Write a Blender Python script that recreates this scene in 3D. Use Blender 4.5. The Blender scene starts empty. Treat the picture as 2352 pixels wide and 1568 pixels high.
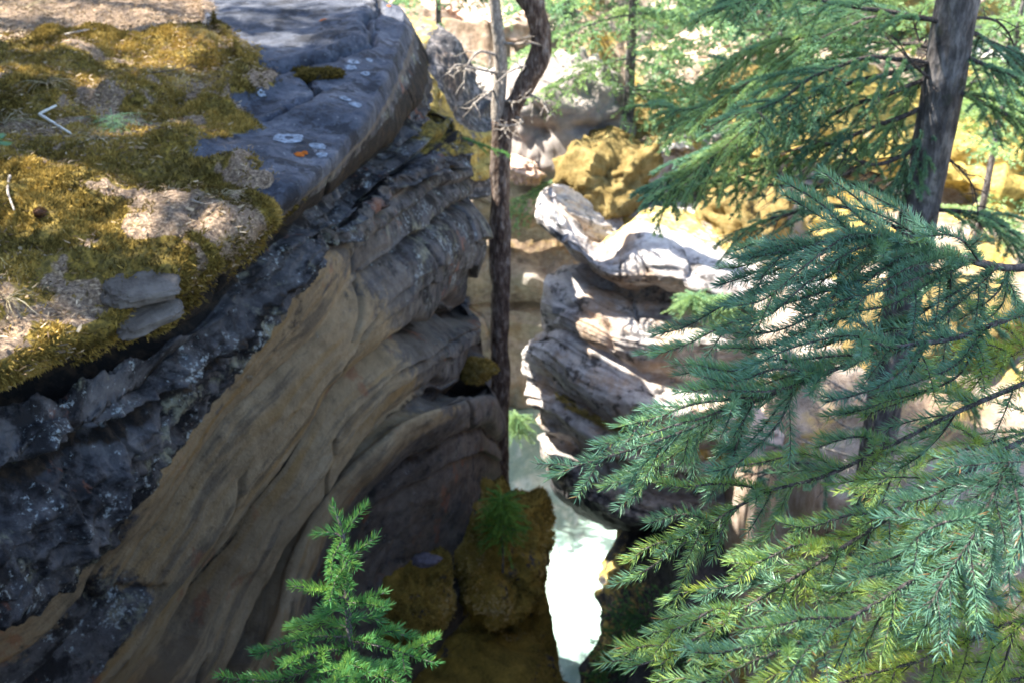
import bpy, math, random
import numpy as np
from mathutils import Vector
from mathutils.bvhtree import BVHTree

# ------------------------------------------------------------ camera, sky, sun, exposure
scene = bpy.context.scene
CAMZ = 1.6
PITCH = math.radians(27)
FPX = 2613.0
cam_d = bpy.data.cameras.new("camera")
cam = bpy.data.objects.new("camera", cam_d)
scene.collection.objects.link(cam)
scene.camera = cam
cam_d.sensor_width = 36
cam_d.lens = 36 * FPX / 2352
cam_d.clip_start = 0.05
cam_d.clip_end = 500
cam.location = (0, 0, CAMZ)
cam.rotation_euler = (math.pi / 2 - PITCH, 0, 0)
cam_d.dof.use_dof = True
cam_d.dof.focus_distance = 2.05
cam_d.dof.aperture_fstop = 7.0

SUN_EL = math.radians(56)
SUN_DIR = np.array([-0.972, 0.235, 0.0])
SUN_DIR /= np.linalg.norm(SUN_DIR)
sd = Vector((SUN_DIR[0] * math.cos(SUN_EL), SUN_DIR[1] * math.cos(SUN_EL), math.sin(SUN_EL)))
world = bpy.data.worlds.new("World")
scene.world = world
world.use_nodes = True
wn = world.node_tree
sky = wn.nodes.new("ShaderNodeTexSky")
sky.sky_type = 'NISHITA'
sky.sun_disc = False
sky.sun_elevation = SUN_EL
sky.sun_rotation = math.atan2(sd.x, sd.y)
sky.dust_density = 1.0
bg = wn.nodes["Background"]
bg.inputs[1].default_value = 0.13
wn.links.new(sky.outputs[0], bg.inputs[0])
sun_d = bpy.data.lights.new("sun", 'SUN')
sun_d.energy = 5.0
sun_d.angle = math.radians(0.5)
sun_d.color = (1.0, 0.94, 0.84)
sun = bpy.data.objects.new("sun", sun_d)
scene.collection.objects.link(sun)
sun.rotation_euler = sd.to_track_quat('Z', 'Y').to_euler()
sun.location = (-10, 2, 12)
scene.view_settings.view_transform = 'Standard'
scene.view_settings.look = 'None'
scene.view_settings.exposure = 2.32
scene.view_settings.gamma = 1
scene.cycles.use_denoising = True
scene.cycles.max_bounces = 6
scene.cycles.diffuse_bounces = 4
scene.cycles.transparent_max_bounces = 4
scene.cycles.sample_clamp_indirect = 6

# ------------------------------------------------------------ helpers
FW = np.array([0, math.cos(PITCH), -math.sin(PITCH)])
UP = np.array([0, math.sin(PITCH), math.cos(PITCH)])
RT = np.array([1.0, 0, 0])
C0 = np.array([0, 0, CAMZ])


def ray(px, py):
    return FW + (px - 1176) / FPX * RT + (784 - py) / FPX * UP


def PD(px, py, d):
    return C0 + d * ray(px, py)


def PY(px, py, y):
    r = ray(px, py)
    return C0 + r * (y / r[1])


def PZ(px, py, z):
    r = ray(px, py)
    return C0 + r * ((z - CAMZ) / r[2])


def link(o):
    scene.collection.objects.link(o)
    return o


def tag(o, label=None, cat=None, group=None, kind=None):
    if label: o["label"] = label
    if cat: o["category"] = cat
    if group: o["group"] = group
    if kind: o["kind"] = kind
    return o


def empty(name, loc, label, cat, group=None):
    o = bpy.data.objects.new(name, None)
    o.location = tuple(float(v) for v in loc)
    link(o)
    o.empty_display_size = 0.1
    return tag(o, label, cat, group)


def mesh_obj(name, V, F, mat, parent=None, attrs=None, smooth=True):
    """V (n,3); F list of int arrays (m,3)/(m,4)"""
    V = np.asarray(V, dtype=np.float64)
    if parent is not None:
        V = V - np.array(parent_world(parent))
    me = bpy.data.meshes.new(name)
    if not isinstance(F, (list, tuple)): F = [F]
    F = [np.asarray(f, dtype=np.int32) for f in F if len(f)]
    me.vertices.add(len(V))
    me.vertices.foreach_set("co", V.astype(np.float32).ravel())
    loops = np.concatenate([f.ravel() for f in F])
    sizes = np.concatenate([np.full(len(f), f.shape[1], dtype=np.int32) for f in F])
    starts = np.concatenate([[0], np.cumsum(sizes)[:-1]]).astype(np.int32)
    me.loops.add(len(loops))
    me.loops.foreach_set("vertex_index", loops)
    me.polygons.add(len(sizes))
    me.polygons.foreach_set("loop_start", starts)
    me.polygons.foreach_set("loop_total", sizes)
    if smooth: me.polygons.foreach_set("use_smooth", np.ones(len(sizes), dtype=bool))
    me.update(calc_edges=True)
    for k, a in (attrs or {}).items():
        a = np.asarray(a, dtype=np.float32)
        if a.ndim == 1:
            me.attributes.new(k, 'FLOAT', 'POINT').data.foreach_set("value", a)
        else:
            me.attributes.new(k, 'FLOAT_VECTOR', 'POINT').data.foreach_set("vector", a.ravel())
    me.validate()
    me.materials.append(mat)
    o = bpy.data.objects.new(name, me)
    link(o)
    if parent is not None: o.parent = parent
    return o


def parent_world(p):
    v = Vector((0, 0, 0))
    while p is not None:
        v += p.location
        p = p.parent
    return v


def _hash(ix, iy, iz, s):
    h = (ix * 374761393 + iy * 668265263 + iz * 2147483647 + s * 974711) & 0xFFFFFFFF
    h = ((h ^ (h >> 13)) * 1274126177) & 0xFFFFFFFF
    h = ((h ^ (h >> 15)) * 2246822519) & 0xFFFFFFFF
    return ((h ^ (h >> 16)) & 0xFFFFFF) / float(0xFFFFFF) * 2 - 1


def vnoise(p, s=0):
    p = np.asarray(p, dtype=np.float64)
    i = np.floor(p).astype(np.int64)
    f = p - i
    u = f * f * f * (f * (f * 6 - 15) + 10)
    r = 0
    for dx in (0, 1):
        wx = u[..., 0] if dx else 1 - u[..., 0]
        for dy in (0, 1):
            wy = u[..., 1] if dy else 1 - u[..., 1]
            for dz in (0, 1):
                wz = u[..., 2] if dz else 1 - u[..., 2]
                r = r + wx * wy * wz * _hash(i[..., 0] + dx, i[..., 1] + dy, i[..., 2] + dz, s)
    return r


def fbm(p, oct=4, s=0, gain=0.5):
    r, a, q = 0, 1.0, np.asarray(p, dtype=np.float64)
    for k in range(oct):
        r = r + a * vnoise(q, s + k * 17)
        q = q * 2.03 + 11.3
        a *= gain
    return r


def ridged(p, oct=4, s=0):
    r, a, q = 0, 1.0, np.asarray(p, dtype=np.float64)
    for k in range(oct):
        r = r + a * (1 - np.abs(vnoise(q, s + k * 17)) * 2)
        q = q * 2.03 + 7.7
        a *= 0.5
    return r


def sstep(a, b, x):
    t = np.clip((x - a) / (b - a), 0, 1)
    return t * t * (3 - 2 * t)


def crom(C, t):
    """Catmull-Rom along axis 0; C (n,...), t (m,) in 0..n-1"""
    n = len(C)
    E = np.concatenate([[2 * C[0] - C[1]], C, [2 * C[-1] - C[-2]]])
    i = np.clip(np.floor(t).astype(int), 0, n - 2)
    f = (t - i).reshape((-1,) + (1,) * (C.ndim - 1))
    a, b, c, d = E[i], E[i + 1], E[i + 2], E[i + 3]
    return 0.5 * (2 * b + (c - a) * f + (2 * a - 5 * b + 4 * c - d) * f ** 2 + (3 * b - a - 3 * c + d) * f ** 3)


def grid_faces(nu, nv):
    i = np.arange(nu * nv).reshape(nu, nv)
    return np.stack([i[:-1, :-1], i[1:, :-1], i[1:, 1:], i[:-1, 1:]], -1).reshape(-1, 4)


def grid_normals(P):
    du = np.gradient(P, axis=0)
    dv = np.gradient(P, axis=1)
    n = np.cross(du, dv)
    return n / (np.linalg.norm(n, axis=-1, keepdims=True) + 1e-9)


def norm(v):
    v = np.asarray(v, float)
    return v / (np.linalg.norm(v, axis=-1, keepdims=True) + 1e-9)


def in_poly(x, y, poly):
    r = np.zeros(np.shape(x), bool)
    n = len(poly)
    for k in range(n):
        x1, y1 = poly[k][:2]
        x2, y2 = poly[(k + 1) % n][:2]
        c = ((y1 > y) != (y2 > y)) & (x < (x2 - x1) * (y - y1) / (y2 - y1 + 1e-12) + x1)
        r ^= c
    return r


def seg_dist(x, y, line):
    d = np.full(np.shape(x), 1e9)
    for (a, b) in zip(line[:-1], line[1:]):
        ax, ay, bx, by = a[0], a[1], b[0], b[1]
        t = np.clip(((x - ax) * (bx - ax) + (y - ay) * (by - ay)) / ((bx - ax) ** 2 + (by - ay) ** 2 + 1e-12), 0, 1)
        d = np.minimum(d, np.hypot(x - ax - t * (bx - ax), y - ay - t * (by - ay)))
    return d


def smooth_path(pts, step):
    pts = np.asarray(pts, float)
    if len(pts) == 2: pts = np.array([pts[0], (pts[0] + pts[1]) / 2, pts[1]])
    L = np.linalg.norm(np.diff(pts, axis=0), axis=1).sum()
    n = max(4, int(L / step))
    return crom(pts, np.linspace(0, len(pts) - 1, n))


class Tubes:
    def __init__(s):
        s.V, s.F, s.A, s.n = [], [], [], 0

    def add(s, P, r, sides=6, rough=0.0, seed=0, var=0.0):
        P = np.asarray(P, float)
        n = len(P)
        r = np.broadcast_to(np.asarray(r, float), (n,)) if np.ndim(r) else np.full(n, r)
        T = norm(np.gradient(P, axis=0))
        ref = np.array([0.31, 0.22, 0.92]) if abs(T[0, 2]) < 0.9 else np.array([1.0, 0.1, 0])
        A = norm(np.cross(T, ref))
        B = np.cross(T, A)
        a = np.linspace(0, 2 * math.pi, sides, endpoint=False)
        ring = A[:, None] * np.cos(a)[None, :, None] + B[:, None] * np.sin(a)[None, :, None]
        R = np.repeat(r[:, None], sides, 1)
        if rough:
            q = (P[:, None] + ring * r[:, None, None])
            R = R * (1 + rough * fbm(q * np.array([1, 1, .35]) / max(r.max(), .004) * 0.9, 4, seed))
        V = P[:, None] + ring * R[..., None]
        i = np.arange(n * sides).reshape(n, sides) + s.n
        j = np.roll(i, -1, 1)
        s.F.append(np.stack([i[:-1], j[:-1], j[1:], i[1:]], -1).reshape(-1, 4))
        s.V.append(V.reshape(-1, 3))
        s.V.append(np.array([P[-1] + T[-1] * r[-1]]))
        tip = s.n + n * sides
        s.F.append(np.stack([i[-1], j[-1], np.full(sides, tip), np.full(sides, tip)], -1)[:, [0, 1, 2]])
        s.A.append(np.full(n * sides + 1, var))
        s.n += n * sides + 1

    def build(s, name, mat, parent=None):
        q = [f for f in s.F if f.shape[1] == 4]
        t = [f for f in s.F if f.shape[1] == 3]
        return mesh_obj(name, np.concatenate(s.V), [np.concatenate(q), np.concatenate(t)], mat, parent, {"var": np.concatenate(s.A)})


# openings cut into the unseen rim canopy to aim chosen sun patches: (point, radius)
SUNV = np.array([sd.x, sd.y, sd.z])
GAPS = [(PZ(190, 165, 0), .55), (PZ(60, 480, 0), .24), (PZ(230, 520, 0), .22), (PZ(310, 590, 0), .12), (PZ(140, 735, 0), .22), (PZ(350, 645, 0), .09), (PZ(500, 560, 0), .07),
        (PZ(40, 30, 0), .6), (PZ(250, 30, 0), .5), (PZ(480, 20, 0), .6), (PZ(650, 10, 0), .5), (PZ(620, 100, 0), .10), (PZ(470, 330, 0), .07), (PZ(20, 620, 0), .08), (PZ(330, 330, 0), .07),
        (PD(690, 1345, 1.75), .06), (PD(700, 1420, 1.75), .17), (PD(620, 1490, 1.7), .17), (PD(750, 1390, 1.75), .05), (PD(760, 1500, 1.6), .03), (PD(560, 1555, 1.7), .03),
        (PD(1640, 1110, 1.95), .05), (PD(1480, 1110, 1.9), .04), (PD(1780, 1270, 1.75), .06), (PD(1850, 1400, 1.7), .05), (PD(2320, 1160, 1.5), .06), (PD(2170, 1250, 1.5), .05),
        (PD(1600, 1500, 1.75), .05), (PD(2100, 800, 2.2), .06), (PD(2300, 880, 2.2), .10), (PD(2050, 1500, 1.7), .06), (PD(2200, 1350, 2.5), .12), (PD(1950, 1400, 2.6), .10), (PD(2330, 500, 2.2), .08),
        (PD(1500, 1050, 1.9), .09), (PD(1400, 1090, 1.9), .06), (PD(1600, 800, 2.0), .08), (PD(1800, 480, 2.0), .06), (PD(2100, 1100, 1.6), .10), (PD(2250, 1300, 1.5), .10), (PD(1700, 1500, 1.6), .10), (PD(2000, 1450, 1.5), .08), (PD(1900, 700, 2.0), .08), (PY(1700, 250, 5), .12), (PY(1900, 100, 5), .12), (PY(2150, 300, 5), .10), (PY(1600, 400, 5), .1)]


def cut_gaps(b):
    keep = np.ones(len(b), bool)
    wob = 1 + .35 * vnoise(b * 2.2, 5) + .25 * vnoise(b * 6, 9)
    for p, rad in GAPS:
        v = b - p
        t = v @ SUNV
        d = np.linalg.norm(v - t[:, None] * SUNV, axis=1)
        keep &= d > (rad * 1.25 + .10) * wob
    return keep


class Needles:
    """flat bent blades: 5 vertices each"""
    def __init__(s, seed=0):
        s.b, s.d, s.u, s.L, s.W, s.v = [], [], [], [], [], []
        s.r = np.random.default_rng(seed)

    def twig(s, P, L, spacing, W, var=0.5, under=0.75, fwd=0.6, start=0.0, taper=True):
        P = np.asarray(P, float)
        seg = np.linalg.norm(np.diff(P, axis=0), axis=1)
        cum = np.concatenate([[0], np.cumsum(seg)])
        n = int(cum[-1] * (1 - start) / spacing)
        if n < 2: return
        r = s.r
        t = cum[-1] * (start + (1 - start) * r.random(n))
        b = np.stack([np.interp(t, cum, P[:, k]) for k in range(3)], -1)
        Tg = norm(np.gradient(P, axis=0))
        T = norm(np.stack([np.interp(t, cum, Tg[:, k]) for k in range(3)], -1))
        up = np.array([0, 0, 1.0]) + 0 * T
        S = np.cross(T, up)
        S = norm(np.where(np.linalg.norm(S, axis=1, keepdims=True) < 0.2, np.cross(T, np.array([0, 1.0, 0])), S))
        N = norm(np.cross(S, T))
        ph = (r.random(n) * 2 - 1) * math.pi * under
        near_tip = sstep(0.93, 1.0, t / cum[-1])
        al = np.radians(r.normal(62, 9, n)) * (1 - 0.55 * near_tip) * (1.1 - fwd * 0.15)
        d = T * np.cos(al)[:, None] + (N * np.cos(ph)[:, None] + S * np.sin(ph)[:, None]) * np.sin(al)[:, None]
        s.b.append(b)
        s.d.append(norm(d))
        s.u.append(norm(T * 0.8 + np.array([0, 0, 0.45])))
        s.L.append(L * r.uniform(0.72, 1.08, n))
        s.W.append(np.full(n, W))
        s.v.append(np.where(r.random(n) < .015, 1.15, np.clip(var + r.normal(0, 0.10, n), 0, .86)))

    def count(s):
        return sum(len(x) for x in s.b)

    def build(s, name, mat, parent=None, bend=0.32, cut=False):
        b = np.concatenate(s.b); d = np.concatenate(s.d); u = np.concatenate(s.u)
        L = np.concatenate(s.L)[:, None]; W = np.concatenate(s.W)[:, None]; v = np.concatenate(s.v)
        if cut:
            kp = cut_gaps(b)
            b, d, u, L, W, v = b[kp], d[kp], u[kp], L[kp], W[kp], v[kp]
        n = len(b)
        side = norm(np.cross(d, norm(s.r.normal(0, 1, (n, 3)))))
        d2 = norm(d + u * bend)
        d3 = norm(d + u * bend * 2.2)
        m = b + d2 * L * 0.55
        t = m + d3 * L * 0.45
        V = np.stack([b - side * W * .4, b + side * W * .4, m - side * W * .5, m + side * W * .5, t], 1).reshape(-1, 3)
        i = (np.arange(n) * 5)[:, None]
        Q = i + np.array([[0, 1, 3, 2]])
        Tt = i + np.array([[2, 3, 4]])
        return mesh_obj(name, V, [Q, Tt], mat, parent, {"var": np.repeat(v, 5)}, smooth=False)


# ------------------------------------------------------------ node helpers
class M:
    def __init__(s, name):
        s.m = bpy.data.materials.new(name)
        s.m.use_nodes = True
        s.t = s.m.node_tree
        s.p = s.t.nodes["Principled BSDF"]
        s.out = s.t.nodes["Material Output"]

    def node(s, typ, **kw):
        n = s.t.nodes.new(typ)
        for k, v in kw.items(): setattr(n, k, v)
        return n

    def put(s, sock, v):
        if isinstance(v, bpy.types.NodeSocket): s.t.links.new(v, sock)
        elif isinstance(v, (tuple, list)) and len(v) == 3 and sock.type == 'RGBA': sock.default_value = (*v, 1)
        else: sock.default_value = v

    def obj(s):
        return s.node("ShaderNodeTexCoord").outputs["Object"]

    def attr(s, name, vec=False):
        n = s.node("ShaderNodeAttribute", attribute_name=name)
        return n.outputs["Vector" if vec else "Fac"]

    def scale(s, v, sc, loc=(0, 0, 0)):
        n = s.node("ShaderNodeMapping")
        s.put(n.inputs["Vector"], v)
        n.inputs["Scale"].default_value = sc
        n.inputs["Location"].default_value = loc
        return n.outputs[0]

    def noise(s, v, sc, det=6, rough=0.6, dist=0.0):
        n = s.node("ShaderNodeTexNoise")
        s.put(n.inputs["Vector"], v)
        n.inputs["Scale"].default_value = sc
        n.inputs["Detail"].default_value = det
        n.inputs["Roughness"].default_value = rough
        n.inputs["Distortion"].default_value = dist
        return n.outputs["Fac"]

    def voro(s, v, sc, feature='F1', out="Distance", rnd=1.0):
        n = s.node("ShaderNodeTexVoronoi", feature=feature)
        s.put(n.inputs["Vector"], v)
        n.inputs["Scale"].default_value = sc
        n.inputs["Randomness"].default_value = rnd
        return n.outputs[out]

    def ramp(s, f, stops):
        n = s.node("ShaderNodeValToRGB")
        s.put(n.inputs[0], f)
        cr = n.color_ramp
        while len(cr.elements) > 1: cr.elements.remove(cr.elements[-1])
        for k, (p, c) in enumerate(stops):
            e = cr.elements[0] if k == 0 else cr.elements.new(p)
            e.position = p
            e.color = (*c, 1) if isinstance(c, tuple) else (c, c, c, 1)
        return n.outputs[0]

    def mix(s, f, a, b, mode='MIX'):
        n = s.node("ShaderNodeMix", data_type='RGBA', blend_type=mode)
        s.put(n.inputs[0], f); s.put(n.inputs[6], a); s.put(n.inputs[7], b)
        return n.outputs[2]

    def math(s, op, a, b=0.0, c=None):
        n = s.node("ShaderNodeMath", operation=op)
        s.put(n.inputs[0], a); s.put(n.inputs[1], b)
        if c is not None: s.put(n.inputs[2], c)
        return n.outputs[0]

    def bump(s, h, strength=0.5, dist=0.02):
        n = s.node("ShaderNodeBump")
        n.inputs["Strength"].default_value = strength
        n.inputs["Distance"].default_value = dist
        s.put(n.inputs["Height"], h)
        s.t.links.new(n.outputs[0], s.p.inputs["Normal"])

    def done(s, color, rough=0.9, spec=0.2):
        s.put(s.p.inputs["Base Color"], color)
        s.put(s.p.inputs["Roughness"], rough)
        s.p.inputs["Specular IOR Level"].default_value = spec
        return s.m


def leafy(name, stops, trans=0.35, rough=0.5, spec=0.25, fine=30, tint=(0.30, 0.42, 0.05)):
    m = M(name)
    v = m.attr("var")
    n = m.noise(m.obj(), fine, 2)
    f = m.math('ADD', v, m.math('MULTIPLY', m.math('SUBTRACT', n, 0.5), 0.25))
    col = m.ramp(f, stops)
    m.done(col, rough, spec)
    tr = m.node("ShaderNodeBsdfTranslucent")
    m.put(tr.inputs[0], m.mix(0.35, col, tint))
    mx = m.node("ShaderNodeMixShader")
    mx.inputs[0].default_value = trans
    m.t.links.new(m.p.outputs[0], mx.inputs[1])
    m.t.links.new(tr.outputs[0], mx.inputs[2])
    m.t.links.new(mx.outputs[0], m.out.inputs[0])
    return m.m


MAT = {}
MAT['needle_near'] = leafy("blue_green_needles", [(0, (.095, .21, .150)), (.35, (.145, .29, .18)), (.55, (.21, .34, .11)), (.75, (.30, .39, .07)), (.95, (.40, .44, .08)), (.99, (.30, .15, .06))], .25, .4, .4)
MAT['needle_mid'] = leafy("spruce_needles", [(0, (.10, .22, .17)), (.5, (.16, .32, .19)), (1, (.30, .39, .12))], .35)
MAT['needle_far'] = leafy("sunlit_needles", [(0, (.08, .18, .12)), (.5, (.18, .34, .20)), (1, (.36, .48, .20))], .45)
MAT['needle_young'] = leafy("young_spruce_needles", [(0, (.04, .15, .06)), (.5, (.08, .25, .075)), (1, (.26, .42, .07))], .45)
MAT['moss_strand'] = leafy("moss_strands", [(0, (.03, .022, .008)), (.25, (.085, .065, .016)), (.45, (.20, .145, .040)), (.62, (.36, .245, .058)), (.82, (.50, .345, .10)), (1, (.55, .44, .23))], .2, .8, .1, 12, (.5, .34, .08))
MAT['litter_needle'] = leafy("dry_litter_needles", [(0, (.06, .045, .035)), (.5, (.22, .145, .08)), (1, (.55, .43, .29))], .1, .8, .1, 12, (.5, .4, .2))
MAT['straw'] = leafy("dry_grass", [(0, (.16, .13, .06)), (.5, (.36, .29, .17)), (1, (.55, .47, .32))], .25, .7, .2, 12)


def bark(name, c0, c1, c2, sc=1.0, patch=None):
    m = M(name)
    o = m.obj()
    v = m.scale(o, (1, 1, .35))
    a = m.noise(v, 22 * sc, 8, .7)
    b = m.voro(v, 45 * sc)
    col = m.ramp(a, [(.34, c0), (.5, c1), (.64, c2)])
    col = m.mix(m.ramp(b, [(.0, 0.0), (.12, 0.5), (.5, 1.0)]), m.mix(.5, col, c0), col)
    if patch:
        col = m.mix(m.ramp(m.noise(o, 9 * sc, 5, .7), [(.55, 0.0), (.66, .85)]), col, patch)
    m.bump(m.math('ADD', a, m.math('MULTIPLY', b, .6)), 1.0, .025 / sc)
    return m.done(col, .95, .15)


MAT['bark_near'] = bark("grey_twig_bark", (.035, .028, .028), (.10, .085, .08), (.20, .17, .16), 3)
MAT['bark_young'] = bark("orange_twig_bark", (.10, .05, .025), (.24, .13, .07), (.30, .18, .10), 4)
MAT['bark_trunk'] = bark("grey_scaly_bark", (.04, .036, .036), (.12, .11, .108), (.26, .24, .23), 1, (.07, .07, .055))
MAT['bark_fork'] = bark("brown_scaly_bark", (.035, .022, .018), (.11, .078, .062), (.27, .23, .20), 1.2)
MAT['deadwood'] = bark("bleached_deadwood", (.13, .11, .095), (.30, .26, .22), (.5, .46, .40), 3)
MAT['dark_twig'] = bark("dark_bare_twig", (.025, .02, .018), (.07, .058, .052), (.15, .13, .12), 4)


def rock_material(name, kind):
    m = M(name)
    o = m.obj()
    st = m.attr("st", True)
    s1 = m.noise(m.scale(st, (1.0, 1.7, 1)), 1.1, 8, .6, .8)          # streaks that follow the bedding
    s2 = m.noise(m.scale(st, (2.0, 4.5, 1)), 1.6, 7, .62, .5)
    n1 = m.noise(o, 2.2, 9, .65)
    n2 = m.noise(o, 14, 8, .7)
    n3 = m.noise(o, 70, 5, .7)
    grey = m.ramp(m.math('ADD', m.math('MULTIPLY', n1, .5), m.math('MULTIPLY', n2, .5)),
                  [(.34, (.022, .021, .024)), (.46, (.058, .056, .060)), (.58, (.115, .108, .108)), (.72, (.24, .22, .21))])
    tan = m.ramp(m.math('ADD', m.math('MULTIPLY', s1, .30), m.math('ADD', m.math('MULTIPLY', n2, .32), m.math('MULTIPLY', n1, .38))),
                 [(.30, (.08, .062, .042)), (.40, (.19, .135, .078)), (.52, (.30, .22, .13)), (.64, (.36, .28, .18)), (.78, (.40, .36, .31))])
    ochre = m.ramp(m.noise(m.scale(st, (.9, 4, 1), (7, 3, 0)), 1.3, 6, .65, .6), [(.52, 0.0), (.64, 1.0)])
    tan = m.mix(m.math('MULTIPLY', ochre, .55), tan, (.27, .15, .04))
    darks = m.ramp(m.noise(m.scale(st, (1.0, 2.1, 1), (3, 9, 0)), 1.5, 10, .75, .2), [(.51, 0.0), (.59, 1.0)])
    tan = m.mix(m.math('MULTIPLY', darks, .62), tan, (.06, .055, .05))
    # black crust with pale lichen specks
    spk = m.ramp(m.math('ADD', m.math('MULTIPLY', m.noise(o, 48, 5, .7), .5), m.math('MULTIPLY', m.noise(o, 5, 6, .75), .5)),
                 [(.56, 0.0), (.60, 1.0)])
    crust = m.mix(m.ramp(m.noise(o, 5.5, 9, .72), [(.44, 0.0), (.53, 1.0)]), (.014, .013, .014), grey)
    crust = m.mix(m.math('MULTIPLY', m.ramp(m.noise(o, 3.3, 8, .75), [(.56, 0.0), (.64, 1.0)]), .7), crust, (.26, .25, .17))
    crust = m.mix(m.math('MULTIPLY', spk, .8), crust, (.36, .40, .40))
    pale = m.ramp(m.math('ADD', m.math('MULTIPLY', n1, .5), m.math('MULTIPLY', n2, .5)),
                  [(.33, (.12, .11, .11)), (.44, (.36, .33, .32)), (.56, (.56, .53, .51)), (.75, (.68, .65, .61))])
    pale = m.mix(m.math('MULTIPLY', darks, .5), pale, (.09, .07, .06))
    pale = m.mix(m.ramp(m.noise(o, 1.7, 8, .7), [(.50, 0.0), (.60, .6)]), pale, (.36, .22, .11))
    if kind == 'cliff':
        edge = m.math('MULTIPLY', m.math('SUBTRACT', m.noise(o, 9, 8, .7), .5), 1.2)
        tm = m.ramp(m.math('ADD', m.attr("tan"), edge), [(.42, 0.0), (.58, 1.0)])
        dm = m.ramp(m.math('ADD', m.attr("dark"), edge), [(.42, 0.0), (.58, 1.0)])
        col = m.mix(tm, m.mix(.22, grey, tan), tan)
        col = m.mix(dm, col, crust)
        rm = m.ramp(m.noise(m.scale(o, (1, 1, .6), (4, 2, 7)), 2.6, 7, .7), [(.60, 0.0), (.64, 1.0)])
        col = m.mix(m.math('MULTIPLY', rm, .5), col, (.24, .085, .04))
        top = m.attr("top")
        topc = m.ramp(m.math('ADD', m.math('MULTIPLY', m.noise(o, 1.6, 9, .6), .6), m.math('MULTIPLY', n2, .4)),
                      [(.37, (.018, .020, .026)), (.47, (.052, .058, .076)), (.57, (.10, .107, .13)), (.70, (.26, .24, .24))])
        topc = m.mix(m.math('MULTIPLY', m.ramp(m.voro(o, 19), [(.05, 1.0), (.16, 0.0)]), .4), topc, (.42, .42, .42))
        topc = m.mix(m.ramp(m.noise(o, 4.6, 8, .75), [(.52, 0.0), (.57, .8)]), topc, (.016, .016, .019))
        col = m.mix(m.ramp(m.math('ADD', top, m.math('MULTIPLY', edge, .4)), [(.45, 0.0), (.55, 1.0)]), col, topc)
    elif kind == 'pale':
        col = m.mix(m.ramp(n1, [(.5, 0.0), (.68, .5)]), pale, m.mix(.5, tan, pale))
        nr = m.node("ShaderNodeNewGeometry")
        sep = m.node("ShaderNodeSeparateXYZ")
        m.t.links.new(nr.outputs["Normal"], sep.inputs[0])
        col = m.mix(m.math('MULTIPLY', m.ramp(m.noise(o, 6, 8, .75), [(.54, 0.0), (.60, 1.0)]), .8), col, (.025, .022, .02))
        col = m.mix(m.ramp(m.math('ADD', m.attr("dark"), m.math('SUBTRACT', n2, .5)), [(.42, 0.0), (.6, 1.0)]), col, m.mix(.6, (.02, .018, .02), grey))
    else:
        col = m.mix(m.ramp(n1, [(.4, 0.0), (.7, .35)]), m.mix(.25, pale, tan), (.52, .45, .31))
    mm = m.ramp(m.math('ADD', m.attr("moss"), m.math('MULTIPLY', m.math('SUBTRACT', m.noise(o, 8, 8, .7), .5), 1.1)), [(.44, 0.0), (.56, 1.0)])
    mossc = m.ramp(m.noise(o, 30, 6, .75), [(.3, (.03, .024, .008)), (.48, (.13, .095, .02)), (.62, (.30, .20, .035)), (.8, (.42, .31, .07))]) if kind == 'cliff' else m.ramp(m.noise(o, 14, 9, .8), [(.34, (.07, .05, .02)), (.45, (.27, .20, .055)), (.57, (.50, .37, .11)), (.72, (.60, .52, .30))])
    col = m.mix(mm, col, mossc)
    hm = m.ramp(m.math('ADD', m.attr("soil"), m.math('MULTIPLY', m.math('SUBTRACT', m.noise(o, 7, 8, .7), .5), .9)), [(.42, 0.0), (.55, 1.0)])  # mask for near-black colour standing in for overhang shade
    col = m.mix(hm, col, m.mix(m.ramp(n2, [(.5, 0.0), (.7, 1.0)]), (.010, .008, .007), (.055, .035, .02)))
    lm = m.ramp(m.math('ADD', m.attr("litter"), m.math('MULTIPLY', m.math('SUBTRACT', m.noise(o, 10, 8, .7), .5), .9)), [(.44, 0.0), (.56, 1.0)])
    lit = m.ramp(m.noise(m.scale(o, (1, 1, 1)), 70, 5, .8), [(.35, (.05, .035, .03)), (.5, (.19, .13, .085)), (.65, (.44, .33, .22))])
    col = m.mix(lm, col, lit)
    h = m.math('ADD', m.math('MULTIPLY', s2, .22), m.math('ADD', m.math('MULTIPLY', n2, .5), m.math('MULTIPLY', n3, .34)))
    m.bump(h, .8, .035)
    return m.done(col, .88, .25)


MAT['cliff'] = rock_material("bedded_cliff_rock", 'cliff')
MAT['pale_rock'] = rock_material("pale_layered_rock", 'pale')
MAT['far_rock'] = rock_material("far_limestone", 'far')


def mossy_mat(name, cols, sc=1.0, bare=False):
    m = M(name)
    o = m.obj()
    a = m.noise(o, 5 * sc, 8, .7)
    b = m.noise(o, 45 * sc, 6, .8)
    col = m.ramp(m.math('ADD', m.math('MULTIPLY', a, .55), m.math('MULTIPLY', b, .45)), cols)
    if bare: col = m.mix(m.ramp(m.noise(o, 3.2, 9, .75), [(.57, 0.0), (.61, 1.0)]), col, m.ramp(b, [(.35, (.03, .028, .03)), (.65, (.16, .15, .15))]))
    m.bump(m.math('ADD', b, a), 1.0, .05)
    return m.done(col, .97, .05)


MAT['moss_dark'] = mossy_mat("brown_green_moss", [(.32, (.05, .04, .015)), (.45, (.24, .18, .045)), (.57, (.46, .315, .07)), (.72, (.56, .42, .14))], 1.0, True)
MAT['moss_gold'] = mossy_mat("golden_moss", [(.34, (.08, .055, .03)), (.45, (.31, .22, .08)), (.56, (.50, .38, .16)), (.70, (.62, .54, .36))], 1.6)

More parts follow.
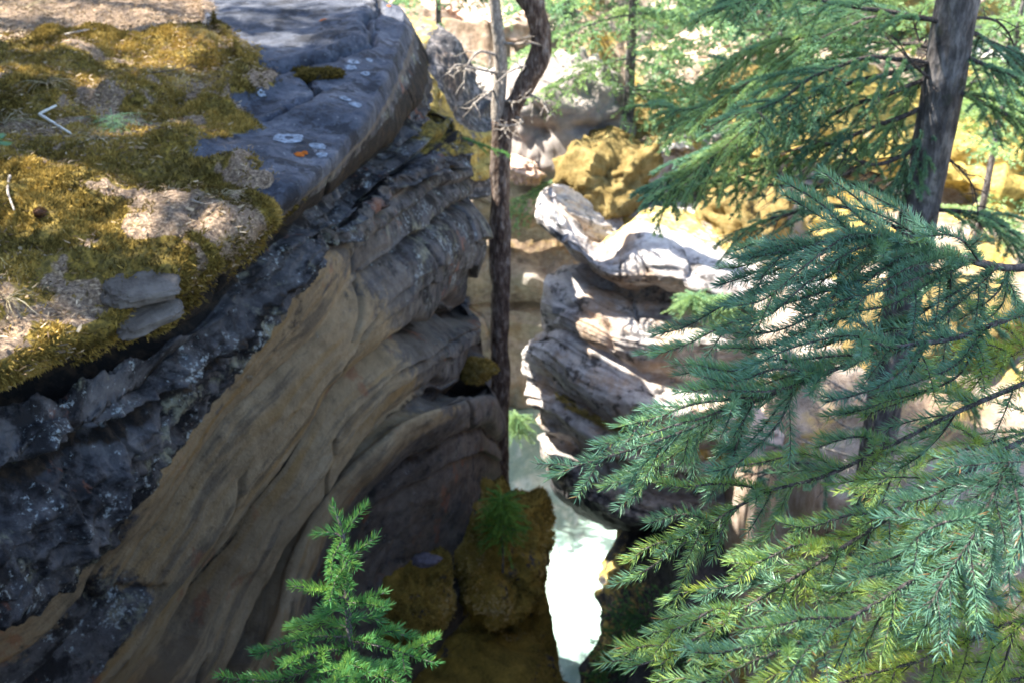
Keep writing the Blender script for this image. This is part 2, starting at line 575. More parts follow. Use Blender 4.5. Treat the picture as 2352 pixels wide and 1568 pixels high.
m = M("bank_ground_material")
o = m.obj()
a = m.noise(o, 1.1, 9, .65); b = m.noise(o, 9, 8, .75); c = m.noise(o, .8, 6, .6, .5)
col = m.ramp(m.math('ADD', m.math('MULTIPLY', a, .5), m.math('MULTIPLY', b, .5)), [(.33, (.09, .06, .045)), (.45, (.34, .25, .18)), (.55, (.52, .43, .36)), (.7, (.66, .60, .55))])
gold = m.ramp(m.math('ADD', m.math('MULTIPLY', c, .7), m.math('MULTIPLY', b, .3)), [(.53, 0.0), (.60, 1.0)])
gc = m.ramp(b, [(.3, (.14, .085, .02)), (.5, (.46, .31, .07)), (.7, (.56, .44, .18))])
col = m.mix(gold, col, gc)
m.bump(b, 1.0, .08)
MAT['bank'] = m.done(col, .95, .1)

m = M("rim_soil")
b = m.noise(m.obj(), 30, 8, .75)
m.bump(b, .8, .03)
MAT['soil'] = m.done(m.ramp(b, [(.35, (.03, .022, .015)), (.6, (.12, .09, .06))]), .95, .1)

m = M("milky_river_water")
o = m.obj()
w1 = m.noise(m.scale(o, (1, .55, 1)), 1.4, 8, .62, 1.2)
w2 = m.noise(m.scale(o, (1, .6, 1)), 7, 6, .6, .8)
f = m.math('ADD', m.math('MULTIPLY', w1, .7), m.math('MULTIPLY', w2, .3))
col = m.ramp(f, [(.35, (.20, .33, .30)), (.5, (.34, .48, .43)), (.6, (.62, .72, .68)), (.7, (.8, .84, .82))])
m.bump(f, .6, .12)
m.p.inputs["IOR"].default_value = 1.33
MAT['water'] = m.done(col, .25, .5)


def plain(name, c, rough=.8, spec=.2, var=.3, sc=40):
    m = M(name)
    n = m.noise(m.obj(), sc, 5, .7)
    col = m.ramp(n, [(.3, tuple(x * (1 - var) for x in c)), (.7, tuple(min(1, x * (1 + var)) for x in c))])
    m.bump(n, .4, .003)
    return m.done(col, rough, spec)


MAT['stick'] = plain("peeled_white_wood", (.66, .62, .55), .6, .2, .12)
MAT['cone'] = plain("cone_scale_brown", (.11, .055, .03), .7, .2, .4)
MAT['lichen_grey'] = plain("pale_grey_lichen", (.22, .25, .29), .95, .05, .7, 45)
MAT['lichen_orange'] = plain("orange_lichen", (.40, .11, .02), .95, .05, .35, 60)
MAT['stone'] = plain("weathered_stone", (.095, .085, .10), .9, .2, .55, 18)
MAT['stone_pale'] = plain("bleached_stone", (.58, .53, .49), .9, .15, .3, 6)
MAT['stone_pink'] = plain("pinkish_stone", (.52, .37, .29), .9, .15, .3, 5)
MAT['stone_grey'] = plain("grey_brown_slab", (.26, .23, .21), .9, .15, .4, 4)

# ------------------------------------------------------------ setting: left cliff
NEAR_ROWS = [
    # under the cap, dark crust slabs, then the tan hollow and its long ledges
    [(-500, 1080, 2.57), (0, 850, 3.14), (235, 745, 3.48), (440, 620, 3.9), (640, 480, 4.45), (790, 345, 5.4), (885, 200, 6.6), (937, 45, 8.6)],
    [(-500, 1130, 2.72), (0, 925, 3.30), (240, 850, 3.60), (450, 735, 4.02), (645, 540, 4.66), (790, 440, 5.5), (925, 310, 6.75), (992, 160, 8.55)],
    [(-500, 1230, 2.50), (0, 1010, 3.02), (235, 940, 3.42), (455, 790, 4.0), (662, 575, 4.72), (805, 465, 5.6), (945, 340, 6.85), (1015, 260, 8.5)],
    [(-500, 1480, 2.50), (0, 1345, 2.98), (290, 1145, 3.50), (478, 890, 4.17), (690, 625, 4.84), (850, 500, 5.7), (980, 375, 6.95), (1085, 330, 8.35)],
    [(-500, 1530, 3.2), (0, 1385, 3.75), (296, 1168, 4.1), (492, 905, 4.6), (702, 640, 5.0), (860, 515, 5.85), (990, 395, 7.1), (1088, 380, 8.4)],
    [(-500, 1800, 3.35), (50, 1568, 3.95), (330, 1255, 4.45), (545, 960, 4.85), (745, 740, 5.3), (890, 580, 5.95), (1030, 480, 7.1), (1105, 440, 8.35)],
    [(-400, 2000, 3.5), (160, 1640, 4.15), (420, 1300, 4.65), (620, 1040, 5.05), (805, 830, 5.5), (950, 670, 6.1), (1062, 590, 7.15), (1138, 560, 8.3)],
    [(-300, 2200, 4.0), (255, 1650, 4.55), (480, 1330, 5.0), (660, 1080, 5.35), (830, 870, 5.8), (960, 770, 6.4), (1035, 715, 7.45), (1070, 690, 8.6)],
    [(-200, 2300, 4.0), (380, 1660, 4.7), (560, 1330, 5.15), (720, 1120, 5.5), (860, 950, 5.9), (980, 850, 6.45), (1060, 800, 7.4), (1108, 755, 8.45)],
    [(-100, 2400, 4.4), (440, 1690, 5.0), (610, 1370, 5.45), (745, 1165, 5.8), (880, 985, 6.2), (990, 905, 6.75), (1050, 875, 7.6), (1068, 855, 8.65)],
    [(0, 2500, 4.7), (560, 1690, 5.2), (705, 1310, 5.7), (790, 1150, 6.0), (920, 1030, 6.3), (1030, 950, 6.85), (1110, 910, 7.6), (1152, 900, 8.4)],
    [(50, 2500, 5.6), (592, 1690, 6.0), (722, 1345, 6.35), (818, 1200, 6.6), (930, 1095, 6.9), (1040, 1035, 7.25), (1130, 1005, 7.9), (1166, 1020, 8.6)],
    [(200, 2600, 6.0), (650, 1790, 6.25), (800, 1400, 6.7), (880, 1275, 6.95), (960, 1205, 7.15), (1060, 1140, 7.5), (1130, 1110, 8.1), (1163, 1105, 8.7)],
    [(300, 2800, 6.1), (760, 2000, 6.5), (900, 1700, 6.95), (980, 1550, 7.3), (1050, 1450, 7.6), (1120, 1350, 7.95), (1150, 1300, 8.4), (1175, 1260, 9.0)],
]
W = np.array([[PY(*p) for p in row] for row in NEAR_ROWS])           # rows, cols, 3
wrap = [np.array([-.25, .35, 0.0]), np.array([-1.2, .7, -.3]), np.array([-4.5, 1.2, -1.0])]
W = np.concatenate([W] + [(W[:, -1] + w)[:, None] for w in wrap], axis=1)
EDGE = W[0]
plat = []
for s, dz, dy in ((0.07, .035, 0), (.3, .06, .0), (.9, .03, .05), (2.0, .05, .1), (4.0, .15, .2), (8.0, .4, .3), (16.0, .9, .5)):
    r = EDGE + np.array([-s, dy, 0])
    r[:, 2] = np.minimum(0.0, EDGE[:, 2] * np.exp(-s)) + dz
    r[-2:, 2] = EDGE[-2:, 2] - .05
    plat.append(r)
CT = np.concatenate([np.array(plat[::-1]), W], axis=0)                # 7 plateau rows first
NP = len(plat)
seg_n = [14, 30, 60, 90, 100, 85, 30, 22] + [40, 40, 70, 30, 84, 84, 84, 64, 64, 60, 40, 50, 30]
tv = np.concatenate([i + np.arange(n) / n for i, n in enumerate(seg_n[:len(CT) - 1])] + [[len(CT) - 1]])
tu = np.concatenate([i + np.arange(n) / n for i, n in enumerate([40, 80, 90, 90, 110, 110, 90, 24, 14, 10])] + [[CT.shape[1] - 1]])
G = crom(CT, tv)                                                     # v, cols, 3
G = crom(np.transpose(G, (1, 0, 2)), tu)                             # u, v, 3
NU, NV = G.shape[:2]
vv = np.repeat(tv[None] - NP, NU, 0)
uu = np.repeat(tu[:, None], NV, 1)
N0 = grid_normals(G)
if N0[NU // 2, 60, 2] < 0: N0 = -N0
wall = sstep(0.15, .8, vv)
vw = vv + 0.16 * fbm(G * 1.3, 3, 5) * wall
ul = G[..., 1]
st = np.stack([ul, vw * .55, np.zeros_like(ul)], -1)
D = np.zeros_like(vv)
# ledges: bed lines cut in, bulges between, thin laminae
for r, dep in ((1, .10), (2, .0), (4, .07), (5, .03), (7, .09), (9, .07), (11, .06), (12, .03)):
    D -= dep * np.exp(-np.abs((vw - r) / .11) ** 1.4) * (1 + .5 * vnoise(np.stack([ul * 1.7, vv * 0 + r, 0 * ul], -1), 3))
for r, dep in ((1, .10), (1.7, .05), (2.45, .06), (4.45, .03), (5.0, .05), (5.8, .04), (6.4, .03), (7, .12), (7.6, .03), (8.3, .035), (9, .11), (9.6, .03), (11, .05), (11.5, .04)):
    rw_ = r + .12 * vnoise(np.stack([ul * .9, 0 * ul + r * 7.3, 0 * ul], -1), 8) + (0 if dep > .09 else .18 * vnoise(np.stack([ul * .5, 0 * ul + r * 3.3, 0 * ul], -1), 18))
    am = .75 + .6 * vnoise(np.stack([ul * 1.1, 0 * ul + r * 5.1, 0 * ul], -1), 28)
    D -= 2.3 * np.clip(am, .1, 2) * dep * sstep(-.025, .035, vw - rw_) * np.exp(-np.clip(vw - rw_, 0, 9) / .42)
lam = fbm(np.stack([ul * .55, vw * 1.5, 0 * ul], -1), 3, 9, .5)
D += .012 * lam * wall
bed = np.floor(vw)
cj = ul * .95 + .35 * vnoise(G * 1.2, 66) + 3.7 * np.sin(bed * 2.3)
cd = np.abs(cj - np.round(cj)) / .95
D -= .04 * np.exp(-(cd / .02) ** 2) * wall * (vnoise(np.stack([np.round(cj) * 3.1, bed * 1.7, 0 * bed], -1), 4) > -.15)
D += (.040 * fbm(G * 1.2, 5, 31, .48) + .004 * ridged(G * 6, 3, 35)) * wall
slab = sstep(1.2, 1.6, vw) * (1 - sstep(3.6, 4.0, vw))
D += slab * .05 * 1.8 * (np.round(fbm(np.stack([ul * 1.3, vw * 1.5, 0 * ul], -1), 2, 41) * 3) / 3 + .5 * ridged(G * 5, 4, 43) - .3)
# plateau relief
X, Y = G[..., 0], G[..., 1]
plateau = 1 - sstep(-0.3, .5, vv)
MOSS_PX = [(-900, 200), (-400, 60), (150, 95), (330, 110), (420, 78), (540, 85), (600, 120), (628, 185), (560, 215), (470, 235), (520, 250), (590, 275), (520, 310), (475, 330), (490, 372), (560, 385), (630, 425), (655, 500), (640, 560), (560, 590), (430, 600), (300, 628), (235, 670), (240, 790), (120, 860), (-100, 930), (-900, 1200)]
MOSS_W = [PZ(x, y, 0.03) for x, y in MOSS_PX]
LITTER_PX = [(-900, -300), (560, -300), (480, 30), (370, 105), (230, 70), (60, 120), (-100, 200), (-900, 260)]
LIT_W = [PZ(x, y, 0.03) for x, y in LITTER_PX]
wob = .09 * fbm(G * 3.5, 5, 77, .65)
moss = in_poly(X + wob, Y + wob, MOSS_W).astype(float)
litter = in_poly(X + wob, Y - wob, LIT_W).astype(float)
LIT2 = [PZ(x, y, .03) for x, y in [(330, 470), (420, 440), (520, 470), (575, 500), (560, 545), (470, 590), (380, 570), (320, 520)]]
lit2 = in_poly(X + wob, Y + wob, LIT2)
LIT3 = [PZ(x, y, .03) for x, y in [(330, 190), (480, 185), (540, 200), (500, 235), (400, 230), (340, 215)]]
lit2 |= in_poly(X + wob, Y + wob, LIT3)
litter = np.maximum(litter, .62 * lit2)
hole = sstep(.28, .66, fbm(G * 3.7, 4, 209)) * (vv < -.3) * moss
litter = np.maximum(litter, .66 * hole)
moss_soft = moss * (vv < .9)
side_m = (vv > -.2) * (vv < 1.3) * (uu < 4.3)
for _ in range(16):
    moss_soft = (moss_soft + np.roll(moss_soft, 2, 0) + np.roll(moss_soft, -2, 0) + np.roll(moss_soft, 2, 1) + np.roll(moss_soft, -2, 1)) / 5
D = np.where(vv < .5, D + plateau * (moss_soft * (.055 + .055 * fbm(G * 4.0, 4, 51) + .07 * np.maximum(0, fbm(G * 2.0, 2, 57))) + (.030 * fbm(G * 2.2, 6, 61, .55))), D)
CR = [[(560, 165), (610, 150), (700, 132), (780, 125), (840, 95), (862, 50), (868, 0), (870, -60)], [(760, 180), (735, 195), (690, 218), (650, 242), (600, 255), (540, 262)],
      [(700, 135), (735, 190)]]
crk = np.full(X.shape, 1e9)
for c in CR:
    pts = [PZ(x, y, 0.03) for x, y in c]
    crk = np.minimum(crk, seg_dist(X + wob * .5, Y + wob * .5, pts))
D -= plateau * .06 * np.exp(-(crk / .022) ** 2) * (vv < .4)
hi = in_poly(X, Y, [PZ(x, y, .03) for x, y in [(380, -200), (480, 60), (560, 165), (610, 150), (700, 132), (780, 125), (840, 95), (862, 50), (868, -200)]])
step = hi * plateau * np.clip(crk / .08, 0, 1) * .06
G2 = G + N0 * D[..., None]
G2[..., 2] += step
# sloping shoulder of the blue-grey block towards its rim
shoulder = sstep(4.3, 5.0, uu) * np.exp(-((vv + .2) / 1.0) ** 2) * (vv < .5)
dark = np.zeros_like(vv)
dark = np.maximum(dark, sstep(.15, .5, vw) * (1 - sstep(3.75, 4.05, vw)))
dark = np.maximum(dark, .62 * sstep(3.9, 5.6, uu) * sstep(3.6, 4.2, vw) * (1 - sstep(6.6, 7.2, vw)))
dark = np.maximum(dark, .52 * sstep(4.0, 6.0, uu) * sstep(7, 7.6, vw) * (vw < 9.2))
dark = dark * (1 - .55 * (uu > 3.2) * sstep(.0, 1.0, 1 - np.abs(vw - 3.4)) * (uu < 6) )
dark = np.maximum(dark, .40 * sstep(9.9, 10.5, vw))
dark = np.maximum(dark, .75 * (1 - sstep(1.6, 2.1, uu)) * sstep(4.0, 5.0, vw) * (1 - sstep(5.8, 6.3, vw)))
dark = np.maximum(dark, .40 * np.exp(-((vw - 4.35) / .5) ** 2) + .30 * np.exp(-((vw - 5.3) / .35) ** 2) * (uu > 1.5))
tan = sstep(3.7, 4.1, vw) * (1 - sstep(10.3, 10.7, vw)) * (1 - .85 * sstep(3.7, 5.6, uu + .12 * (7 - vw)))
tan = np.maximum(tan, .9 * (vw > 2.9) * (uu > 3.0) * (uu < 4.1) * (vw < 4.6))
top = (1 - sstep(-.05, .5, vv))
moss_a = np.where(vv < .45, moss_soft * (1 - litter * .6), 0)
moss_a = np.maximum(moss_a, .52 * (vv > .3) * (vv < 1.3) * (1 - sstep(4.0, 4.6, uu)))
moss_a = np.maximum(moss_a, .55 * (uu > 6.3) * (vv > 1.8) * (vv < 3.2))
soil_and_shade = sstep(.3, .55, vw) * (1 - sstep(1.15, 1.45, vw)) * (.9 - .25 * sstep(4.5, 5.5, uu)) + .6 * np.exp(-((vw - 2.5) / .16) ** 2) + .5 * np.exp(-((vw - 3.85) / .2) ** 2)  # overhang shade painted near-black under the moss edge and below ledges
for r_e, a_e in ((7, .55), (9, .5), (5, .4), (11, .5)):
    soil_and_shade = np.maximum(soil_and_shade, a_e * np.exp(-((vw - r_e - .08) / .12) ** 2))
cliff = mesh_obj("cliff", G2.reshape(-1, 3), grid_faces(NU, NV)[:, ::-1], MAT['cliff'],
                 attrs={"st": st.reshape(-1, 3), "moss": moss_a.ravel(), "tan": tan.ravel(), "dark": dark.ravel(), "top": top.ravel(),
                        "litter": (litter * (vv < .3)).ravel() * 1.0, "soil": soil_and_shade.ravel()})
tag(cliff, "shaded layered rock cliff with mossy top and tan water carved hollow", "cliff", kind="structure")
if grid_normals(G2)[NU // 2, 60, 2] < 0: pass
N2 = grid_normals(G2)
if N2[NU // 2, 60, 2] < 0: N2 = -N2
bvh_cliff = BVHTree.FromPolygons([tuple(v) for v in G2.reshape(-1, 3)], [tuple(f) for f in grid_faces(NU, NV).tolist()])


def on_cliff(px, py):
    r = Vector(ray(px, py)).normalized()
    h = bvh_cliff.ray_cast(Vector(C0), r, 40)
    if not h[0]: return PZ(px, py, 0), np.array([0, 0, 1.0])
    n = np.array(h[1])
    return np.array(h[0]), (n if n @ np.array(r) < 0 else -n)


# ------------------------------------------------------------ setting: river, bed, rims, bank
def flat_grid(name, x0, x1, y0, y1, z, nx, ny, mat, amp=0.0, sc=1.0):
    xs, ys = np.meshgrid(np.linspace(x0, x1, nx), np.linspace(y0, y1, ny), indexing='ij')
    P = np.stack([xs, ys, np.full_like(xs, z)], -1)
    if amp: P[..., 2] += amp * fbm(P * sc, 4, 3)
    return mesh_obj(name, P.reshape(-1, 3), grid_faces(nx, ny), mat)


tag(flat_grid("ground", -150, 150, -120, 240, -10.5, 40, 40, MAT['soil']), kind="structure")
tag(flat_grid("water", -6, 8, 2, 17.5, -6.9, 280, 320, MAT['water'], .07, 1.6), kind="structure")


def edge_x(y):
    return np.interp(y, [0, 3, 4.2, 6, 8, 9.3, 10.5, 12, 14, 15.2, 15.6], [1.9, 1.9, 1.55, 1.5, 1.6, 1.7, 1.7, 1.6, 1.4, 1.2, -14])


def bank_z(x, y):
    z = np.interp(y, [0, 3, 5, 9.5, 12, 16, 20, 28, 45, 90], [-.6, -1.4, -1.95, -2.35, -2.0, -1.45, -.6, 2.2, 9, 30])
    z = z + np.clip(x - 3, 0, 8) * .10
    q = np.stack([x, y, 0 * x], -1)
    return z + .28 * fbm(q * .55, 5, 91) + .10 * ridged(q * 1.6, 3, 95) - .06


xs = np.concatenate([np.linspace(-16, -2, 60, endpoint=False), np.linspace(-2, 7, 300, endpoint=False), np.linspace(7, 40, 60)])
ys = np.concatenate([np.linspace(.2, 17, 420, endpoint=False), np.linspace(17, 30, 110, endpoint=False), np.linspace(30, 90, 50)])
BX, BY = np.meshgrid(xs, ys, indexing='ij')
ex = edge_x(BY) + .12 * fbm(np.stack([BX * 0, BY * 1.2, 0 * BX], -1), 3, 5)
k = sstep(0, .35, BX - ex)
k = np.maximum(k, sstep(2.2, 2.5, -BX) * sstep(12.6, 12.8, BY) * 1.0)  # unseen rock block added behind the cliff end to shade the upper water
k = np.maximum(k, sstep(15.5, 15.9, BY + .1 * vnoise(np.stack([BX * 2, 0 * BY, 0 * BX], -1))))
BZ = -10.2 + (bank_z(BX, BY) + 1.2 * sstep(2.2, 2.6, -BX) * (BY < 15.2) + 10.2) * k
bank = mesh_obj("bank", np.stack([BX, BY, BZ], -1).reshape(-1, 3), grid_faces(len(xs), len(ys)), MAT['bank'])
tag(bank, "sunlit far bank with golden moss and pale rubble", "hillside", kind="structure")

# rim on which the camera and the nearest spruces stand
xs = np.linspace(-14, 14, 120); ys = np.linspace(-14, 3.2, 110)
RX, RY = np.meshgrid(xs, ys, indexing='ij')
rim_edge = np.where(RX < -2.2, 3.2, np.where(RX < 1.55, .7, np.clip(.7 + (RX - 1.55) * 4, .7, 2.9))) + .15 * vnoise(np.stack([RX * 2, RY * 0, RX * 0], -1))
RZ = np.where(RY < rim_edge, -.08 + .05 * fbm(np.stack([RX, RY, RX * 0], -1) * 1.2, 4), -10.4)
tag(mesh_obj("rim", np.stack([RX, RY, RZ], -1).reshape(-1, 3), grid_faces(len(xs), len(ys)), MAT['soil']), kind="structure")


def ctrl_surface(name, rows, wrapL, wrapR, nu, nv, mat, amp=.05, lamamp=.03, seed=0, dark=None, moss=None, parent=None, creases=(), flip=False, litter=None):
    Wc = np.array([[PY(*p) for p in row] for row in rows])
    L = [(Wc[:, 0] + np.array(w))[:, None] for w in wrapL]
    R = [(Wc[:, -1] + np.array(w))[:, None] for w in wrapR]
    Wc = np.concatenate(L + [Wc] + R, axis=1)
    tv = np.linspace(0, len(rows) - 1, nv)
    tu = np.linspace(0, Wc.shape[1] - 1, nu)
    g = crom(np.transpose(crom(Wc, tv), (1, 0, 2)), tu)
    n = grid_normals(g)
    cen = g[nu // 2, nv // 2]
    if np.dot(n[nu // 2, nv // 2], C0 - cen) < 0: n = -n
    v = np.repeat(tv[None], nu, 0); u = np.repeat(tu[:, None], nv, 1) - len(wrapL)
    vw = v + .15 * fbm(g * 1.4, 3, seed)
    ul = g[..., 0] + .3 * g[..., 1]
    z_ = ul
    d = amp * fbm(g * 1.8, 5, seed + 3) + lamamp * fbm(np.stack([ul * .8, vw * 1.6, 0 * ul], -1), 4, seed + 5, .55)
    d += lamamp * .16 * ridged(np.stack([ul * 1.2, vw * 6, 0 * ul], -1), 3, seed + 8)
    d += amp * .35 * (ridged(g * 2.6, 4, seed + 11) - .6)
    d += amp * 1.6 * vnoise(g * 1.1 + 3, seed + 21)
    for r, dep in creases:
        mod = np.clip(.8 + .9 * vnoise(np.stack([ul * 1.6, 0 * ul + r, z_ * 0], -1), seed + 2), 0, 2)
        rr = r + .16 * vnoise(np.stack([ul * 1.3, 0 * ul + r * 3, z_ * 0], -1), seed + 4)
        d -= mod * dep * sstep(-.05, .05, vw - rr) * np.exp(-np.clip(vw - rr, 0, 9) / .4) + .4 * mod * dep * np.exp(-np.abs((vw - rr) / .10) ** 1.4)
    cj = ul * 1.3 + .5 * vnoise(g * 1.5, seed + 6) + 3.7 * np.sin(np.floor(vw) * 2.3)
    cd = np.abs(cj - np.round(cj)) / 1.3
    d -= .05 * np.exp(-(cd / .03) ** 2) * (vnoise(np.stack([np.round(cj) * 3.1, np.floor(vw) * 1.7, z_ * 0], -1), 4) > 0)
    g2 = g + n * d[..., None]
    z = np.zeros_like(v)
    at = {"st": np.stack([ul, vw * .5, z], -1).reshape(-1, 3), "moss": (moss(u, v, g) if moss else z).ravel(), "dark": (dark(u, v, g) if dark else z).ravel(),
          "litter": z.ravel(), "tan": z.ravel(), "top": z.ravel()}
    F = grid_faces(nu, nv)
    return mesh_obj(name, g2.reshape(-1, 3), F, mat, parent, at), g2, grid_normals(g2)


# far canyon wall seen past the trunk
rows = [[(900, 330, 15.6), (1000, 340, 15.5), (1120, 370, 15.4), (1240, 400, 15.2), (1360, 420, 15)],
        [(900, 430, 15.4), (1000, 440, 15.3), (1120, 470, 15.1), (1240, 500, 15.0), (1360, 510, 14.9)],
        [(900, 500, 15.5), (1000, 510, 15.4), (1120, 540, 15.3), (1240, 560, 15.2), (1360, 560, 15)],
        [(900, 620, 15.2), (1000, 625, 15.1), (1120, 640, 15.0), (1240, 650, 14.8), (1360, 650, 14.7)],
        [(900, 680, 15.3), (1000, 690, 15.2), (1120, 700, 15.1), (1240, 700, 14.9), (1360, 700, 14.8)],
        [(900, 800, 14.9), (1000, 800, 14.8), (1120, 800, 14.7), (1240, 800, 14.6), (1360, 800, 14.5)],
        [(900, 1050, 14.8), (1000, 1050, 14.7), (1120, 1050, 14.6), (1240, 1050, 14.5), (1360, 1050, 14.4)]]
o_, _, _ = ctrl_surface("far_cliff", rows, [(-3, .5, 0)], [(1.5, -.3, 0)], 260, 220, MAT['far_rock'], .08, .07, 13, creases=((1, .06), (2, .12), (4, .12)))
tag(o_, "pale sunlit layered cliff seen past the thin trunk", "cliff", kind="structure")

# the pale layered outcrop
rows = [[(1250, 428, 9.6), (1300, 465, 9.6), (1368, 560, 10.0), (1500, 478, 10), (1700, 545, 10), (1900, 610, 9.8), (2200, 640, 9.5)],
        [(1228, 470, 9.2), (1300, 540, 9.0), (1372, 585, 9.1), (1500, 540, 8.8), (1700, 600, 8.8), (1900, 660, 8.7), (2200, 700, 8.5)],
        [(1240, 515, 9.15), (1328, 568, 8.95), (1400, 628, 8.75), (1560, 655, 8.4), (1700, 690, 8.35), (1900, 740, 8.3), (2200, 780, 8.2)],
        [(1330, 590, 9.45), (1365, 625, 9.25), (1450, 665, 8.95), (1580, 690, 8.75), (1710, 720, 8.6), (1900, 770, 8.5), (2200, 800, 8.4)],
        [(1255, 650, 9.3), (1330, 700, 8.95), (1430, 760, 8.55), (1570, 770, 8.25), (1700, 785, 8.15), (1900, 820, 8.1), (2200, 860, 8.0)],
        [(1235, 745, 9.25), (1292, 745, 8.95), (1400, 800, 8.5), (1560, 865, 8.2), (1700, 870, 8.1), (1900, 880, 8.05), (2200, 900, 8.0)],
        [(1193, 800, 9.25), (1258, 830, 8.9), (1390, 900, 8.35), (1560, 955, 8.0), (1700, 950, 7.95), (1900, 950, 7.9), (2200, 950, 7.9)],
        [(1196, 870, 9.3), (1268, 890, 9.05), (1400, 962, 8.65), (1575, 1020, 8.3), (1710, 1010, 8.2), (1900, 1000, 8.1), (2200, 1000, 8.0)],
        [(1226, 935, 9.2), (1287, 955, 8.85), (1420, 1035, 8.35), (1595, 1085, 8.05), (1740, 1075, 7.95), (1900, 1065, 7.9), (2200, 1070, 7.8)],
        [(1246, 985, 9.35), (1300, 1012, 9.05), (1435, 1082, 8.65), (1600, 1118, 8.3), (1740, 1110, 8.1), (1900, 1100, 8.0), (2200, 1110, 7.9)],
        [(1238, 1035, 9.2), (1300, 1092, 8.7), (1430, 1150, 8.3), (1590, 1168, 8.05), (1740, 1160, 7.95), (1900, 1155, 7.9), (2200, 1165, 7.8)],
        [(1288, 1120, 9.25), (1335, 1172, 8.8), (1430, 1213, 8.4), (1560, 1215, 8.15), (1740, 1215, 8.0), (1900, 1220, 7.9), (2200, 1220, 7.8)],
        [(1292, 1118, 10.0), (1340, 1165, 9.9), (1440, 1205, 9.6), (1570, 1212, 9.2), (1740, 1220, 9.0), (1900, 1220, 8.8), (2200, 1220, 8.6)],
        [(1400, 1200, 11.0), (1420, 1205, 10.9), (1500, 1210, 10.6), (1600, 1210, 10.2), (1740, 1215, 9.9), (1900, 1220, 9.6), (2200, 1220, 9.4)]]
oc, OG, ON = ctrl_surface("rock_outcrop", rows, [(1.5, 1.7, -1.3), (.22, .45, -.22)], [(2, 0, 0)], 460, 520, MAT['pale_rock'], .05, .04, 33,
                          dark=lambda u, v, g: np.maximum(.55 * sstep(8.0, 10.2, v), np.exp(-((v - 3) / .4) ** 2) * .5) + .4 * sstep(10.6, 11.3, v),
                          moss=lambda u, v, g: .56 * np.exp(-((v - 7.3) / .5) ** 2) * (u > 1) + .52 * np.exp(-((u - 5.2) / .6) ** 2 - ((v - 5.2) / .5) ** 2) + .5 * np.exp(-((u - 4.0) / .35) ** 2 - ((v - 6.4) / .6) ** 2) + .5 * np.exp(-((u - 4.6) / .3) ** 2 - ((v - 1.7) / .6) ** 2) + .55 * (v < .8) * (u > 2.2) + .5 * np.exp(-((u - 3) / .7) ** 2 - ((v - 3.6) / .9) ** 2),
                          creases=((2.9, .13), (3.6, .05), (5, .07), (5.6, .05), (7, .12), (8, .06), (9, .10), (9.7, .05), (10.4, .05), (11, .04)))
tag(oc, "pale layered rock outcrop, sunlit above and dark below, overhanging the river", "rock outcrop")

rows = [[(1420, 330, 12.6), (1600, 260, 12.4), (1750, 190, 12.1), (1900, 165, 11.9), (2050, 190, 11.6), (2250, 240, 11.2), (2450, 260, 11)],
        [(1400, 370, 11.8), (1600, 320, 11.4), (1750, 260, 11.1), (1900, 240, 10.9), (2060, 280, 10.7), (2250, 320, 10.4), (2450, 350, 10.2)],
        [(1385, 410, 11.1), (1600, 390, 10.8), (1750, 370, 10.5), (1900, 370, 10.3), (2080, 400, 10.1), (2250, 420, 10.0), (2450, 450, 9.8)],
        [(1385, 430, 11.2), (1600, 410, 10.9), (1750, 395, 10.7), (1900, 395, 10.5), (2080, 425, 10.3), (2250, 440, 10.1), (2450, 470, 9.9)],
        [(1390, 520, 10.5), (1600, 540, 10.1), (1750, 580, 9.8), (1900, 590, 9.6), (2100, 600, 9.4), (2250, 620, 9.2), (2450, 640, 9)]]
o_, _, _ = ctrl_surface("mossy_rock_face", rows, [(-.1, .7, -.3)], [(1.5, 0, 0)], 300, 220, MAT['pale_rock'], .12, .03, 83,
                        moss=lambda u, v, g: .62 + .55 * fbm(g * np.array([.55, .55, .9]), 4, 19) - .45 * np.exp(-((v - 3) / .3) ** 2),
                        dark=lambda u, v, g: .5 * np.exp(-((v - 3.1) / .25) ** 2), creases=((3, .15), (1.4, .06), (2.3, .05)))
tag(o_, "steep rock face with broad golden moss behind the spruce boughs", "rock face")

# rock under the outcrop on the river's near right side
rows = [[(1440, 1190, 9.6), (1560, 1190, 9.0), (1700, 1190, 8.6), (1900, 1150, 7.6), (2150, 1100, 6.4), (2600, 1050, 5.2)],
        [(1432, 1260, 9.1), (1540, 1280, 8.4), (1700, 1290, 7.8), (1900, 1290, 6.7), (2150, 1270, 5.6), (2600, 1250, 4.7)],
        [(1425, 1350, 8.9), (1530, 1370, 8.0), (1700, 1400, 7.2), (1900, 1420, 6.3), (2150, 1420, 5.3), (2600, 1420, 4.4)],
        [(1398, 1415, 8.6), (1510, 1440, 7.8), (1690, 1470, 7.0), (1900, 1500, 6.1), (2150, 1530, 5.1), (2600, 1550, 4.2)],
        [(1380, 1490, 8.5), (1490, 1520, 7.6), (1680, 1570, 6.9), (1900, 1620, 6.0), (2150, 1650, 5.0), (2600, 1700, 4.1)],
        [(1345, 1590, 8.4), (1470, 1640, 7.5), (1670, 1700, 6.8), (1900, 1750, 5.9), (2150, 1800, 5.0), (2600, 1850, 4.1)],
        [(1330, 1900, 8.6), (1470, 1950, 7.7), (1670, 2000, 6.9), (1900, 2100, 6.0), (2150, 2200, 5.2), (2600, 2300, 4.3)]]
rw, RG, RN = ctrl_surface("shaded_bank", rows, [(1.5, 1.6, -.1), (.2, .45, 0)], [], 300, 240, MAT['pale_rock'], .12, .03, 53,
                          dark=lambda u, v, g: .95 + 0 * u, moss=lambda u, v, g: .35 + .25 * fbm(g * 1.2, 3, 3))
tag(rw, "dark shrubby rock bank below the spruce", "bank", kind="structure")


